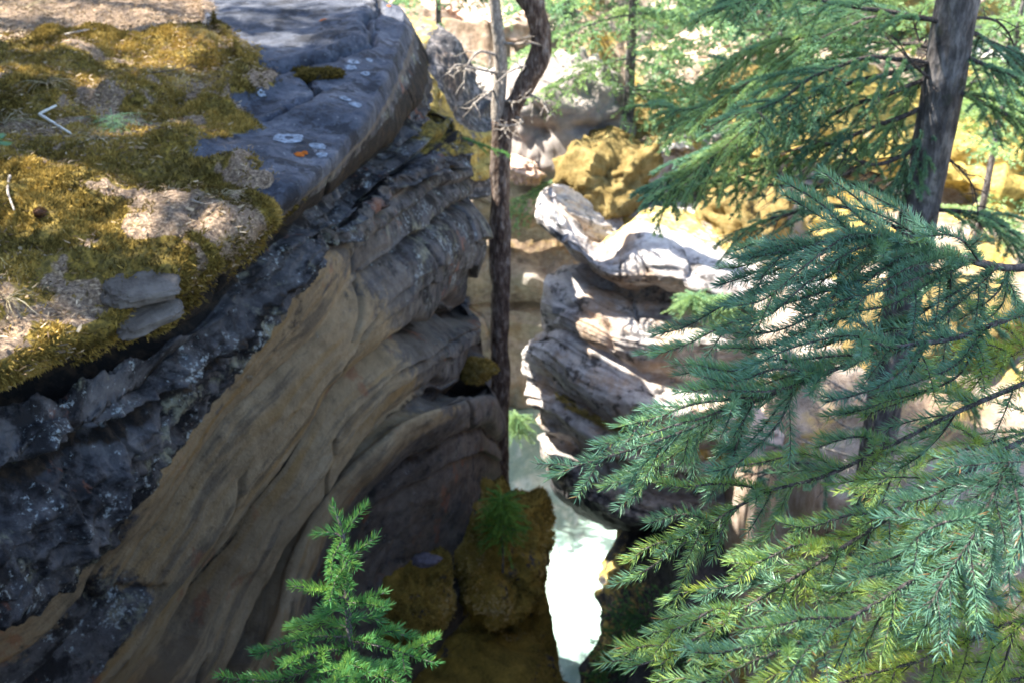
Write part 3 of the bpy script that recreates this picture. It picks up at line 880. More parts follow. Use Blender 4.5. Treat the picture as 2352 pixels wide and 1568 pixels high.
# ------------------------------------------------------------ boulders
def boulder(name, c, r, seed, mat, label=None, cat="boulder", group=None, rough=.25, sc=1.4, squash=0.0, res=48, fine=.05, extra=None, parent=None):
    th = np.linspace(0, math.pi, res); ph = np.linspace(0, 2 * math.pi, res * 2)
    T, Ph = np.meshgrid(th, ph, indexing='ij')
    S = np.stack([np.sin(T) * np.cos(Ph), np.sin(T) * np.sin(Ph), np.cos(T)], -1)
    if squash: S = np.sign(S) * np.abs(S) ** (1 - squash)
    d = 1 + rough * fbm(S * sc + seed * 3.1, 4, seed) + fine * fbm(S * sc * 6 + seed, 3, seed + 5)
    P = S * d[..., None] * np.array(r)
    P[:, -1] = P[:, 0]
    if extra: P = extra(P, S)
    V = P.reshape(-1, 3)
    if parent is None:
        o = mesh_obj(name, V, grid_faces(res, res * 2), mat)
        o.location = tuple(c)
        tag(o, label, cat, group)
    else:
        o = mesh_obj(name, V + np.array(c), grid_faces(res, res * 2), mat, parent)
    return o, P + np.array(c)


def tufts(name, pts, nrm, L, Wd, seed, mat, parent=None, var=None, blades=2, spread=.8, kind=None, bend=.2):
    r = np.random.default_rng(seed)
    nd = Needles(seed)
    for _ in range(blades):
        n = len(pts)
        d = norm(nrm + r.normal(0, spread * .5, (n, 3)))
        nd.b.append(pts + r.normal(0, L * .15, (n, 3)) - nrm * L * .15)
        nd.d.append(d); nd.u.append(norm(r.normal(0, 1, (n, 3))))
        nd.L.append(L * r.uniform(.5, 1.15, n)); nd.W.append(np.full(n, Wd))
        nd.v.append(np.clip(var + r.normal(0, .12, n), 0, 1))
    o = nd.build(name, mat, parent, bend=bend)
    if kind: tag(o, kind=kind)
    return o


def sample_surface(P, N, n, seed, mask=None):
    r = np.random.default_rng(seed)
    a, b, c = P[:-1, :-1], P[1:, :-1], P[:-1, 1:]
    A = np.linalg.norm(np.cross(b - a, c - a), axis=-1)
    if mask is not None: A = A * mask[:-1, :-1]
    p = A.ravel() / A.sum()
    idx = r.choice(len(p), n, p=p)
    i, j = np.unravel_index(idx, A.shape)
    s, t = r.random(n)[:, None], r.random(n)[:, None]
    q = P[i, j] + (P[i + 1, j] - P[i, j]) * s + (P[i, j + 1] - P[i, j]) * t
    return q, N[i, j], (i, j)


def mossy(name, c, r, seed, label, ntuft, **kw):
    o, P = boulder(name, c, r, seed, MAT['moss_dark'], label, "boulder", "moss covered boulders under the cliff", **kw)
    N = norm(P - np.array(c))
    q, n, ij = sample_surface(P, N, ntuft, seed, sstep(-.45, .1, fbm(P * 2.3, 4, seed)))
    tufts("moss", q - np.array(c), n, .028, .007, seed, MAT['moss_strand'], None, .55 + .32 * fbm(q * 2.5, 4, 9), 2).parent = o
    return o


mossy("mossy_boulder", PY(1150, 1275, 7.9), (.46, .5, .55), 3, "tall moss covered boulder with a spruce seedling standing on it", 16000, rough=.3, fine=.08)
mossy("mossy_boulder", PY(950, 1372, 7.3), (.36, .38, .47), 8, "rounded brown mossy boulder with a small grey stone on top", 10000, rough=.18)
mossy("mossy_boulder", PY(1090, 1590, 7.5), (.72, .6, .60), 12, "lowest mossy boulder at the river's edge, under a dark hollow", 14000, rough=.2)
mossy("mossy_boulder", PY(1195, 1560, 8.2), (.36, .5, 1.3), 15, "moss covered rock column at the edge of the bright water", 9000, rough=.12)
o, _ = boulder("stone", PY(978, 1283, 7.02), (.11, .07, .04), 21, MAT['stone'], "small grey stone lying on the rounded mossy boulder", "stone", res=24)
# moss cushion on the cliff's end
b0 = PY(1092, 848, 8.35)
o, P = boulder("moss_cushion", b0, (.15, .14, .075), 31, MAT['moss_gold'], "round bright moss cushion on the far end of the cliff", "moss", res=32, rough=.32)
q, n, _ = sample_surface(P, norm(P - b0), 4000, 3)
tufts("strands", q - b0, n, .03, .005, 5, MAT['moss_strand'], None, .55 + 0 * q[:, 0], 2).parent = o
for k, (px, py, rr, lab) in enumerate(((733, 176, (.13, .07, .04), "small dark moss clump sitting by the crack of the blue grey block"), (690, 168, (.06, .05, .025), "thin brown moss scrap beside the dark moss clump"))):
    b1, _n = on_cliff(px, py)
    o, P = boulder("moss_clump", b1, rr, 40 + k, MAT['moss_dark'], lab, "moss", res=24, rough=.25)
    q, n, _ = sample_surface(P, norm(P - b1), 2500, 5 + k)
    tufts("strands", q - b1, n, .022, .005, 5, MAT['moss_strand'], None, .22 + .2 * fbm(q * 9, 2, 9), 2).parent = o
# upper rock behind the blue-grey block
rows = [[(985, 60, 11), (1010, 70, 10.6), (1060, 130, 10.5), (1100, 215, 10.6)],
        [(940, 90, 9.7), (985, 130, 9.6), (1045, 200, 9.7), (1108, 262, 10.2)],
        [(950, 180, 9.3), (990, 240, 9.2), (1050, 300, 9.3), (1104, 330, 9.7)],
        [(960, 300, 9.0), (1000, 340, 8.9), (1060, 370, 9.0), (1098, 400, 9.3)],
        [(980, 450, 8.9), (1010, 450, 8.9), (1060, 450, 9.0), (1092, 460, 9.3)]]
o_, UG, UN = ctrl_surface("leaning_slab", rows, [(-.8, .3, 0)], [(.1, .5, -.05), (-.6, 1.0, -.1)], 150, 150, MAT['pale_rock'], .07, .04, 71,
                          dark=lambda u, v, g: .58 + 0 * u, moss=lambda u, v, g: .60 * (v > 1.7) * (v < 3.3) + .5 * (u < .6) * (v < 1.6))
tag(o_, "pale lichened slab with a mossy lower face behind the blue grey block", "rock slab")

# cap stones of the near cliff edge
def slab_stone(px, py, y, r, rot, seed, label, mat='stone'):
    c = PY(px, py, y) - np.array([0, 0, r[2] * .4])
    o, P = boulder("edge_stone", c, r, seed, MAT['cliff'], label, "stone", "loose stones along the mossy cliff edge", squash=.45, rough=.15, sc=1.2, res=48, fine=.05)
    o.rotation_euler = rot
    return o


slab_stone(325, 655, 3.66, (.13, .09, .026), (.22, .06, .5), 5, "purple grey flat stone at the cliff edge, larger one below the moss", 'stone')
slab_stone(352, 618, 3.78, (.085, .045, .014), (.3, -.05, .2), 6, "thin pale flat stone lying on top of the purple grey stone", 'stone')
slab_stone(340, 722, 3.60, (.12, .06, .018), (.35, -.1, .75), 7, "narrow lichen spotted stone wedged below the purple grey stone", 'stone')
slab_stone(90, 790, 3.15, (.0, .0, .0), (0, 0, 0), 7, "x") if False else None

# background boulders on the bank
def on_bank(px, py, y0=8.0, y1=60):
    ys_ = np.linspace(y0, y1, 1200)
    r = ray(px, py)
    P = C0[None] + r[None] * (ys_ / r[1])[:, None]
    hit = np.where(P[:, 2] < bank_z(P[:, 0], P[:, 1]))[0]
    return P[hit[0]] if len(hit) else P[600]


BB = [(1290, 300, .95, 'stone_grey', "large tilted grey brown slab behind the forked tree", (1.0, 1.3, .9)),
      (1110, 190, .30, 'stone_pale', "pale blocky boulder beside the forked trunk", (1.2, 1, .8)),
      (1150, 60, .55, 'stone_pink', "pinkish boulder above the forked tree", (1.3, 1, .7)),
      (1040, 30, .4, 'stone_pink', "pinkish boulder at the top beyond the cliff", (1.3, 1, .7)),
      (1200, 385, .22, 'stone_pink', "reddish brown broken rock beside the thin trunk", (1.4, 1, .8)),
      (1870, 290, .75, 'moss_gold', "wide golden moss covered boulder behind the spruce branches", (1.5, 1, .75)),
      (1720, 505, .42, 'moss_gold', "golden mossy rock just above the pale outcrop", (1.3, 1, .9)),
      (1560, 300, .5, 'moss_gold', "golden mossy rock beneath the pale green branches", (1.3, 1, .7)),
      (2110, 60, .4, 'moss_gold', "orange mossy rock touching the spruce trunk top", (1.3, 1, .8)),
      (1930, 180, .35, 'stone_pale', "white sunlit boulder between spruce branches", (1.6, 1, .6)),
      (2060, 430, .35, 'stone_pale', "white sunlit boulder at the spruce trunk's side", (1, 1, 1)),
      (2290, 150, .5, 'stone_pale', "white boulder at the far upper edge of the bank", (1.4, 1, .6)),
      (1640, 120, .6, 'stone_pink', "pink boulder high on the bank under golden moss", (1.4, 1, .6)),
      (1400, 420, .45, 'moss_gold', "golden straw covered mound above the outcrop's head", (1.5, 1, .8)),
      (2290, 420, .45, 'stone_pale', "white boulder low on the bank beyond the spruce trunk", (1.4, 1, .6)),
      (2130, 820, .5, 'moss_gold', "golden rock behind the lower spruce trunk", (1.3, 1, .8)),
      (1720, 1000, .25, 'stone_pink', "pinkish rock behind the dead twigs", (1.3, 1, .7))]
for i, (px, py, s, mt, lab, asp) in enumerate(BB):
    c = on_bank(px, py, 5.0 if py > 700 else 8.5)
    if mt == 'moss_gold': s *= 1.35
    rr = (s * asp[0] * .75, s * asp[1] * .75, s * asp[2] * .75)
    o, _ = boulder("boulder", c + np.array([0, rr[1] * .5, -.05]), rr, 100 + i, MAT[mt], lab, "boulder", "boulders on the far bank", squash=.22, rough=.34, res=48, sc=1.1, fine=.09)
    o.rotation_euler = (0, 0, i * 1.3)

# ------------------------------------------------------------ moss and litter on the cliff top
clump = fbm(G2 * 7, 3, 203)
clump2 = fbm(G2 * 1.6, 3, 205)
mask = sstep(.25, .75, moss_a + .35 * fbm(G2 * 9, 3, 207)) * (moss_a > .08) * (1 - .88 * hole) * (vv < .7) * (vv > -4.2) * (uu > .3) * (1 - .75 * litter)
mask = mask * (.25 + .75 * sstep(-.35, .25, clump + .3 * fbm(G2 * 20, 2, 208)))
q, n, ij = sample_surface(G2, N2, 72000, 11, mask)
var = .46 + .24 * clump[ij] + .24 * clump2[ij] + .2 * fbm(G2 * 3.5, 2, 301)[ij]
tufts("moss", q, norm(n + np.array([.25, 0, .3])), .026, .0048, 12, MAT['moss_strand'], None, var, 3, spread=1.1, kind="stuff")
bpy.data.objects["moss.005" if "moss.005" in bpy.data.objects else "moss"]
mask = (np.maximum(litter, moss_soft * .55 * sstep(-.3, .4, clump2 + .5 * fbm(G2 * 3, 2, 409))) * (vv < .3) * (vv > -6))
q, n, ij = sample_surface(G2, N2, 64000, 13, mask)
r_ = np.random.default_rng(4)
nd = Needles(7)
a_ = r_.random(len(q)) * 2 * math.pi
flat = np.stack([np.cos(a_), np.sin(a_), r_.normal(.12, .15, len(q))], -1)
nd.b.append(q + n * r_.uniform(.004, .032, (len(q), 1))); nd.d.append(norm(flat)); nd.u.append(norm(r_.normal(0, 1, (len(q), 3)))); nd.L.append(r_.uniform(.012, .04, len(q)))
nd.W.append(r_.uniform(.002, .006, len(q)) * np.where(r_.random(len(q)) < .03, 2.6, 1)); nd.v.append(r_.random(len(q)))
tag(nd.build("needle_litter", MAT['litter_needle'], None, .2), kind="stuff")


def grass_tuft(px, py, n, L, seed, label, lean=(0, 0)):
    p, _ = on_cliff(px, py)
    r = np.random.default_rng(seed)
    nd = Needles(seed)
    T = Tubes()
    for k in range(n):
        a = r.random() * 2 * math.pi
        h = L * r.uniform(.5, 1.1)
        d = np.array([math.cos(a) + lean[0], math.sin(a) + lean[1], 0])
        t = np.linspace(0, 1, 8)[:, None]
        P = p + d * h * .75 * t + np.array([0, 0, 1]) * h * (.55 * t - .62 * t ** 2)
        P = P + r.normal(0, .002, P.shape)
        T.add(P, np.linspace(.0016, .0007, 8), 3, var=r.random())
    o = T.build("grass_tuft", MAT['straw'])
    o["label"] = label; o["category"] = "grass"; o["group"] = "dry grass tufts on the cliff top"
    o.data.transform(__import__("mathutils").Matrix.Translation(-Vector(p))); o.location = tuple(p)


grass_tuft(505, 455, 34, .16, 1, "pale straw tuft drooping over the bare litter near the cliff edge", (.1, -.3))
grass_tuft(110, 195, 30, .28, 2, "dry straw tuft spreading across the brightest sunlit patch")
grass_tuft(10, 285, 28, .26, 3, "dry grey grass tuft just beyond the bent white stick", (.3, 0))
grass_tuft(215, 320, 14, .2, 4, "sparse green grey grass tuft beside the bent white stick")
grass_tuft(15, 690, 16, .16, 5, "long straw blades on the lowest moss at the cliff edge", (.3, -.1))
grass_tuft(60, 20, 16, .35, 6, "straw tuft in the dark litter at the back of the cliff top")
grass_tuft(110, 660, 22, .05, 7, "tiny grey curled tuft between two golden moss cushions")

# bent white stick
T = Tubes()
pts = [on_cliff(*p)[0] + np.array([0, 0, .026]) for p in ((132, 255), (92, 275), (165, 320))]
T.add(np.linspace(pts[0], pts[1], 6), np.array([.0055, .0065, .006, .007, .0065, .0065]), 8, .2)
T.add(np.linspace(pts[1] + (pts[2] - pts[1]) * .02, pts[2], 8), np.array([.0065, .007, .0065, .007, .006, .0065, .006, .0045]), 8, .2, 4)
tag(T.build("broken_stick", MAT['stick']), "bent white peeled stick lying on the moss", "stick")


def twig_on_cliff(pxs, r, label, mat='dark_twig'):
    P = smooth_path([on_cliff(*p)[0] + np.array([0, 0, .02]) for p in pxs], .02)
    T = Tubes(); T.add(P, np.linspace(r, r * .5, len(P)), 6, .15)
    tag(T.build("twig", MAT[mat]), label, "twig", "twigs lying on the cliff top")


twig_on_cliff([(25, 415), (20, 450), (35, 495)], .007, "short curved grey twig at the rim of a golden moss patch", 'deadwood')
twig_on_cliff([(150, 88), (200, 78), (272, 70)], .007, "thin pale twig across the dark litter", 'deadwood')
twig_on_cliff([(290, 172), (360, 175), (420, 165), (445, 155)], .004, "thin brown twig between two moss cushions", 'dark_twig')
twig_on_cliff([(440, 470), (470, 480), (490, 478)], .004, "small pale twig in the litter by the straw tuft", 'deadwood')

# pine cone
pc, _ = on_cliff(92, 500)
root = empty("pine_cone", pc + np.array([0, 0, .02]), "small dark pine cone in the sunlit golden moss", "pine cone")
th = np.linspace(0, math.pi, 14)
Vc, Fc = [], []
r_ = np.random.default_rng(5)
nn = 0
for k in range(70):
    t = k / 70
    ang = k * 2.39996
    rad = .017 * math.sin(math.pi * (.12 + .82 * t)) ** .8
    c = np.array([rad * math.cos(ang), rad * math.sin(ang), (t - .5) * .045])
    outv = norm(np.array([math.cos(ang), math.sin(ang), .5]))
    sidev = np.array([-math.sin(ang), math.cos(ang), 0])
    upv = np.cross(outv, sidev)
    for (a, b, c2) in ((-.5, 0, 1), (.5, 0, 1), (.35, .9, .6), (-.35, .9, .6), (0, .5, -.6)):
        Vc.append(pc + np.array([0, 0, .02]) + (c + sidev * a * .012 + outv * b * .009 + upv * c2 * .0015)[[2, 1, 0]])
    Fc += [[nn, nn + 1, nn + 2, nn + 3]]
    nn += 5
mesh_obj("scales", np.array(Vc), np.array(Fc), MAT['cone'], root, smooth=False)
T = Tubes(); T.add(pc + np.array([0, 0, .02]) + np.linspace([-.022, 0, 0], [.02, 0, 0], 8), np.array([.004, .010, .013, .014, .013, .011, .008, .004]), 10)
T.build("core", MAT['cone'], root)

# lichen discs on the blue-grey block, parts of the cliff
def lichen(px, py, rpx, mat, seed, ring=True):
    p, n = on_cliff(px, py)
    d = np.linalg.norm(p - C0)
    R = rpx / FPX * d
    r = np.random.default_rng(seed)
    nr, na = 7, 40
    V, F = [], []
    ax = norm(np.cross(np.array([0, 1.0, 0.2]), n)); ay = np.cross(n, ax)
    inner = .30 if ring else .05
    a = np.linspace(0, 2 * math.pi, na, endpoint=False)
    rn = R * (1 + .20 * vnoise(np.stack([np.cos(a) * 2, np.sin(a) * 2, a * 0 + seed], -1)) + .12 * vnoise(np.stack([np.cos(a) * 5, np.sin(a) * 6, a * 0 + seed], -1), 4))
    for k, t in enumerate(np.linspace(inner, 1, nr)):
        for j in range(na):
            q = p + (ax * math.cos(a[j]) + ay * math.sin(a[j]) * 1.15) * rn[j] * t
            h = bvh_cliff.ray_cast(Vector(q + n * .08), Vector(-n), .3)
            base = np.array(h[0]) if h[0] else q
            V.append(base + n * (.0025 + .004 * math.sin(math.pi * (t - inner) / (1 - inner) * .9) * (.6 + .8 * r.random())))
    i = np.arange(nr * na).reshape(nr, na)
    j = np.roll(i, -1, 1)
    F = np.stack([i[:-1], j[:-1], j[1:], i[1:]], -1).reshape(-1, 4)
    mesh_obj("lichen", np.array(V), F, mat, cliff)


for i, (x, y, r, ri) in enumerate([(665, 318, 33, 1), (730, 338, 18, 0), (739, 358, 13, 0), (812, 143, 13, 1), (806, 158, 12, 0), (840, 170, 10, 1), (848, 140, 9, 0), (792, 228, 12, 1), (818, 242, 14, 0), (600, 215, 9, 0)]):
    lichen(x, y, r, MAT['lichen_grey'], i, bool(ri))
for i, (x, y, r) in enumerate([(742, 48, 9), (688, 358, 11), (700, 352, 7), (893, 2, 5)]):
    lichen(x, y, r, MAT['lichen_orange'], 30 + i, False)


# ------------------------------------------------------------ spruces
def side_twigs(P, n, L0, ang, r, droop=.25, tiltup=.0, t0=.1, t1=.95, jitter=.2, flip=0):
    """short curved shoots leaving path P on both sides, in its own spray plane"""
    out = []
    T = norm(np.gradient(P, axis=0))
    for k in range(n):
        t = t0 + (t1 - t0) * (k + r.uniform(-.3, .3)) / max(1, n - 1)
        t = min(max(t, 0.02), .98)
        i = int(t * (len(P) - 1))
        tg = T[i]
        S = norm(np.cross(tg, np.array([0, 0, 1.0])))
        sg = 1 if (k + flip) % 2 else -1
        L = L0 * (1.15 - .75 * t) * r.uniform(.7, 1.2)
        if L < .012: continue
        a = math.radians(ang * r.uniform(.75, 1.2))
        d = norm(tg * math.cos(a) + S * sg * math.sin(a) + np.array([0, 0, tiltup + r.normal(0, jitter)]))
        s = np.linspace(0, 1, 7)[:, None]
        Q = P[i] + d * L * s + tg * L * .22 * s ** 2 + np.array([0, 0, -droop * L]) * s ** 2
        out.append(Q)
    return out


def spruce_tree_near():
    base = np.array([2.15, 2.55, -.3])
    root = empty("spruce_tree", base, "sharp blue green spruce whose branches reach in from beside the camera", "tree")
    T = Tubes()
    tp = np.array([[2.15, 2.55, -.6], [2.17, 2.52, 1], [2.15, 2.5, 3.5], [2.16, 2.5, 7]])
    P = smooth_path(tp, .1)
    T.add(P, np.linspace(.13, .04, len(P)), 16, .06)
    T.build("trunk", MAT['bark_trunk'], root)
    r = np.random.default_rng(5)
    # (depth, path in photo pixels, thickness, fingers)
    BR = [
        (2.0, [(2600, 560), (2352, 615), (2200, 590), (2050, 550), (1960, 545), (1840, 570), (1700, 597)], .007, [
            [(1960, 545), (1890, 500), (1800, 447)], [(2040, 562), (1985, 510), (1910, 440)], [(2150, 590), (2090, 530), (1990, 478)],
            [(2120, 600), (1960, 650), (1840, 690), (1690, 735), (1580, 790), (1508, 815)], [(2000, 560), (1880, 625), (1790, 655), (1670, 700)],
            [(2230, 610), (2060, 690), (1930, 730), (1800, 790), (1660, 800)], [(2300, 610), (2150, 700), (2050, 760), (1900, 790)],
            [(2080, 560), (1930, 600), (1820, 610), (1740, 640)], [(2250, 600), (2220, 560), (2180, 540), (2120, 545)],
            [(1880, 560), (1780, 600), (1730, 680)], [(1950, 660), (1930, 720), (1860, 770)], [(2180, 640), (2170, 720), (2150, 800)], [(2320, 625), (2300, 700), (2230, 760)],
            [(2120, 570), (2000, 590), (1900, 640), (1850, 700)], [(2180, 600), (2080, 620), (1990, 680), (1950, 740)],
            [(1800, 575), (1740, 560), (1690, 575)], [(2060, 555), (1960, 580), (1860, 650), (1770, 720), (1700, 740)]]),
        (1.85, [(2600, 640), (2352, 720), (2200, 775), (2050, 800), (1900, 855), (1700, 935), (1500, 1015), (1350, 1062), (1258, 1096)], .006, [
            [(1900, 855), (1790, 825), (1690, 850), (1600, 835)], [(1760, 905), (1600, 925), (1500, 960), (1415, 978)], [(1700, 935), (1600, 1010), (1500, 1075), (1390, 1118)],
            [(1820, 890), (1780, 980), (1700, 1060), (1640, 1080)], [(2050, 800), (1950, 770), (1850, 790), (1740, 840)],
            [(2200, 775), (2100, 740), (1990, 760), (1880, 800)], [(1640, 960), (1600, 1010), (1590, 1090)], [(2130, 790), (2060, 860), (1990, 900), (1900, 920)],
            [(2260, 750), (2200, 830), (2100, 880), (2010, 900)], [(1720, 930), (1700, 1010), (1660, 1110)], [(1560, 990), (1480, 1060), (1440, 1110)],
            [(1870, 870), (1760, 900), (1650, 890), (1580, 900)], [(2010, 820), (1880, 840), (1780, 870), (1700, 905)]]),
        (1.95, [(2600, 780), (2352, 880), (2200, 945), (2050, 1020), (1900, 1090), (1760, 1130), (1650, 1190), (1540, 1270), (1445, 1335)], .006, [
            [(1760, 1130), (1650, 1110), (1560, 1120), (1500, 1105)], [(1820, 1120), (1760, 1220), (1700, 1280)], [(1700, 1165), (1620, 1250), (1570, 1330), (1545, 1400)],
            [(1930, 1080), (1850, 1040), (1750, 1060), (1660, 1075)], [(2050, 1020), (1960, 1000), (1870, 1030)], 
            [(2200, 945), (2130, 1030), (2060, 1080)], [(2250, 925), (2150, 900), (2050, 930), (1980, 960)], [(1640, 1195), (1560, 1180), (1490, 1200)], 
            [(1590, 1235), (1500, 1250), (1440, 1290)]]),
        (1.7, [(2600, 900), (2352, 1010), (2250, 1070), (2130, 1110), (2050, 1180), (1930, 1260), (1800, 1340), (1640, 1440), (1540, 1500), (1440, 1535)], .006, [
            [(1930, 1260), (1830, 1250), (1740, 1290), (1680, 1290)], [(1800, 1340), (1740, 1330), (1660, 1350), (1610, 1370)], [(1850, 1310), (1800, 1400), (1740, 1480)], [(1720, 1395), (1640, 1400), (1560, 1440), (1490, 1450)],
            [(1640, 1440), (1600, 1500), (1590, 1570)], [(2050, 1180), (1960, 1180), (1860, 1210), (1800, 1200)], [(2130, 1110), (2080, 1220), (2030, 1290)], [(2000, 1220), (1960, 1320), (1910, 1400)], [(1560, 1490), (1490, 1480), (1430, 1500)]]),
        (1.5, [(2600, 1120), (2352, 1180), (2230, 1260), (2100, 1330), (1950, 1420), (1820, 1480), (1700, 1530), (1560, 1590)], .005, [
            [(2230, 1260), (2130, 1250), (2030, 1290), (1960, 1300)], [(2100, 1330), (2010, 1350), (1920, 1360), (1860, 1345)], [(1950, 1420), (1870, 1420), (1790, 1430), (1700, 1440)], [(2050, 1360), (2010, 1450), (1970, 1530)],
            [(2180, 1290), (2140, 1400), (2100, 1470)], [(1820, 1480), (1740, 1480), (1650, 1500), (1600, 1500)], [(1880, 1450), (1830, 1530), (1800, 1600)], [(2290, 1220), (2270, 1330), (2240, 1400)]]),
        (1.45, [(2600, 960), (2352, 1040), (2290, 1120), (2240, 1220), (2170, 1330), (2130, 1400)], .005, [
            [(2300, 1110), (2200, 1110), (2120, 1140), (2060, 1150)], [(2260, 1180), (2190, 1190), (2120, 1220), (2080, 1260)], [(2200, 1290), (2220, 1370), (2230, 1440)], [(2330, 1080), (2340, 1180), (2340, 1280)]]),
        (1.6, [(2600, 1380), (2352, 1420), (2230, 1470), (2100, 1520), (1950, 1560), (1850, 1610)], .005, [
            [(2230, 1470), (2130, 1450), (2020, 1480), (1960, 1470)], [(2100, 1520), (2040, 1570), (2000, 1640)], [(2290, 1450), (2220, 1400), (2140, 1390), (2080, 1400)], [(2330, 1430), (2310, 1520), (2280, 1590)], [(2180, 1490), (2150, 1560), (2120, 1620)]]),
        (2.3, [(2650, 700), (2450, 740), (2352, 800), (2270, 850), (2220, 910)], .005, [
            [(2352, 800), (2290, 730), (2220, 700)], [(2330, 810), (2250, 790), (2180, 810)], [(2380, 780), (2330, 690), (2300, 650)]]),
        (2.5, [(2650, 1150), (2400, 1150), (2250, 1190), (2100, 1230), (1980, 1290), (1850, 1330), (1760, 1400)], .006, [
            [(2250, 1190), (2150, 1170), (2080, 1200)], [(2100, 1230), (2020, 1230), (1940, 1250)], [(1980, 1290), (1930, 1370), (1900, 1430)], [(2170, 1210), (2150, 1300), (2110, 1380)], [(1900, 1310), (1830, 1300), (1760, 1320)], [(2320, 1170), (2300, 1270), (2270, 1350)]]),
        (2.7, [(2650, 1350), (2400, 1350), (2250, 1380), (2100, 1410), (1950, 1460), (1850, 1500), (1740, 1570)], .006, [
            [(2250, 1380), (2180, 1330), (2100, 1320)], [(2100, 1410), (2060, 1490), (2020, 1560)], [(1950, 1460), (1880, 1450), (1810, 1470)], [(2300, 1370), (2290, 1460), (2260, 1540)], [(2180, 1400), (2130, 1470), (2090, 1500)]]),
        (2.4, [(2650, 1000), (2400, 990), (2260, 1020), (2150, 1050), (2050, 1090), (1960, 1150)], .006, [
            [(2260, 1020), (2200, 980), (2120, 970)], [(2150, 1050), (2090, 1030), (2020, 1040)], [(2200, 1040), (2170, 1110), (2140, 1170)], [(2300, 1010), (2290, 1090), (2250, 1140)], [(2050, 1090), (2020, 1150), (1990, 1200)]]),
        (1.9, [(2650, 1560), (2450, 1540), (2330, 1560), (2200, 1590), (2100, 1640)], .006, [
            [(2400, 1540), (2330, 1480), (2260, 1470)], [(2330, 1560), (2260, 1520), (2180, 1530)]]),
    ]
    for bi, (dep, path, rad, fingers) in enumerate(BR):
        pts = [PD(x, y, dep + .25 * (x - 1700) / 1000) for x, y in path]
        tz = pts[0][2] + .1
        pts = [np.array([2.15, 2.5, tz])] + pts
        P = smooth_path(pts, .02)
        bo = None
        TB = Tubes(); ND = Needles(100 + bi)
        TB.add(P, np.linspace(rad * (1.5 if bi == 0 else 1.05), .0014, len(P)), 7, .15, bi)
        yel = {0: .18, 1: .28, 2: .48, 3: .52, 4: .45, 5: .15, 6: .75, 7: .75, 8: .78, 9: .9, 10: .55, 11: .7}[bi]
        LN = .0255
        i0 = int(len(P) * (.45 if bi == 0 else .2))
        ND.twig(P[i0:], LN, .0008, .0014, yel)
        subs = []
        subs += side_twigs(P[i0:], 8 if bi < 3 else 16, .12, 42, r, .2, .0, .05, .93)
        more = []
        if bi < 2:
            for f in fingers:
                if len(f) < 3: continue
                ox, oy = r.uniform(-45, 45), r.choice([-1, 1]) * r.uniform(22, 48)
                k0 = len(f) - 1
                more.append([f[0]] + [(x + ox * i / k0, y + oy * min(1, i / 1.0)) for i, (x, y) in enumerate(f) if i > 0])
        for f in fingers + more:
            dd = dep + r.uniform(-.10, .14)
            fp = [PD(x, y, (dep if k == 0 else dd) + .25 * (x - 1700) / 1000) for k, (x, y) in enumerate(f)]
            near = P[np.argmin(np.linalg.norm(P - fp[0], axis=1))]
            fp[0] = near
            Q = smooth_path(fp, .012)
            Q = Q + .003 * np.stack([vnoise(Q * 12, 3 + k) for k in range(3)], -1)
            TB.add(Q, np.linspace(.0028, .0012, len(Q)), 5, .1)
            v = yel + r.normal(0, .10)
            ND.twig(Q, LN * r.uniform(.9, 1.1), .00048, .0014, v)
            L = np.linalg.norm(np.diff(Q, axis=0), axis=1).sum()
            subs += side_twigs(Q, int(1 + L * (6 if bi < 3 else 11)), .05 + .09 * L, 40, r, .2, .0, .15, .8)
        for Q in subs:
            TB.add(Q, np.linspace(.0016, .0009, len(Q)), 4)
            ND.twig(Q, LN * r.uniform(.8, 1.0), .00066, .0014, yel + r.normal(0, .13))
        bo = TB.build("branch", MAT['bark_near'], root)
        nobj = ND.build("needles", MAT['needle_near'], root)
        nobj.parent = bo
    return root


spruce_tree_near()


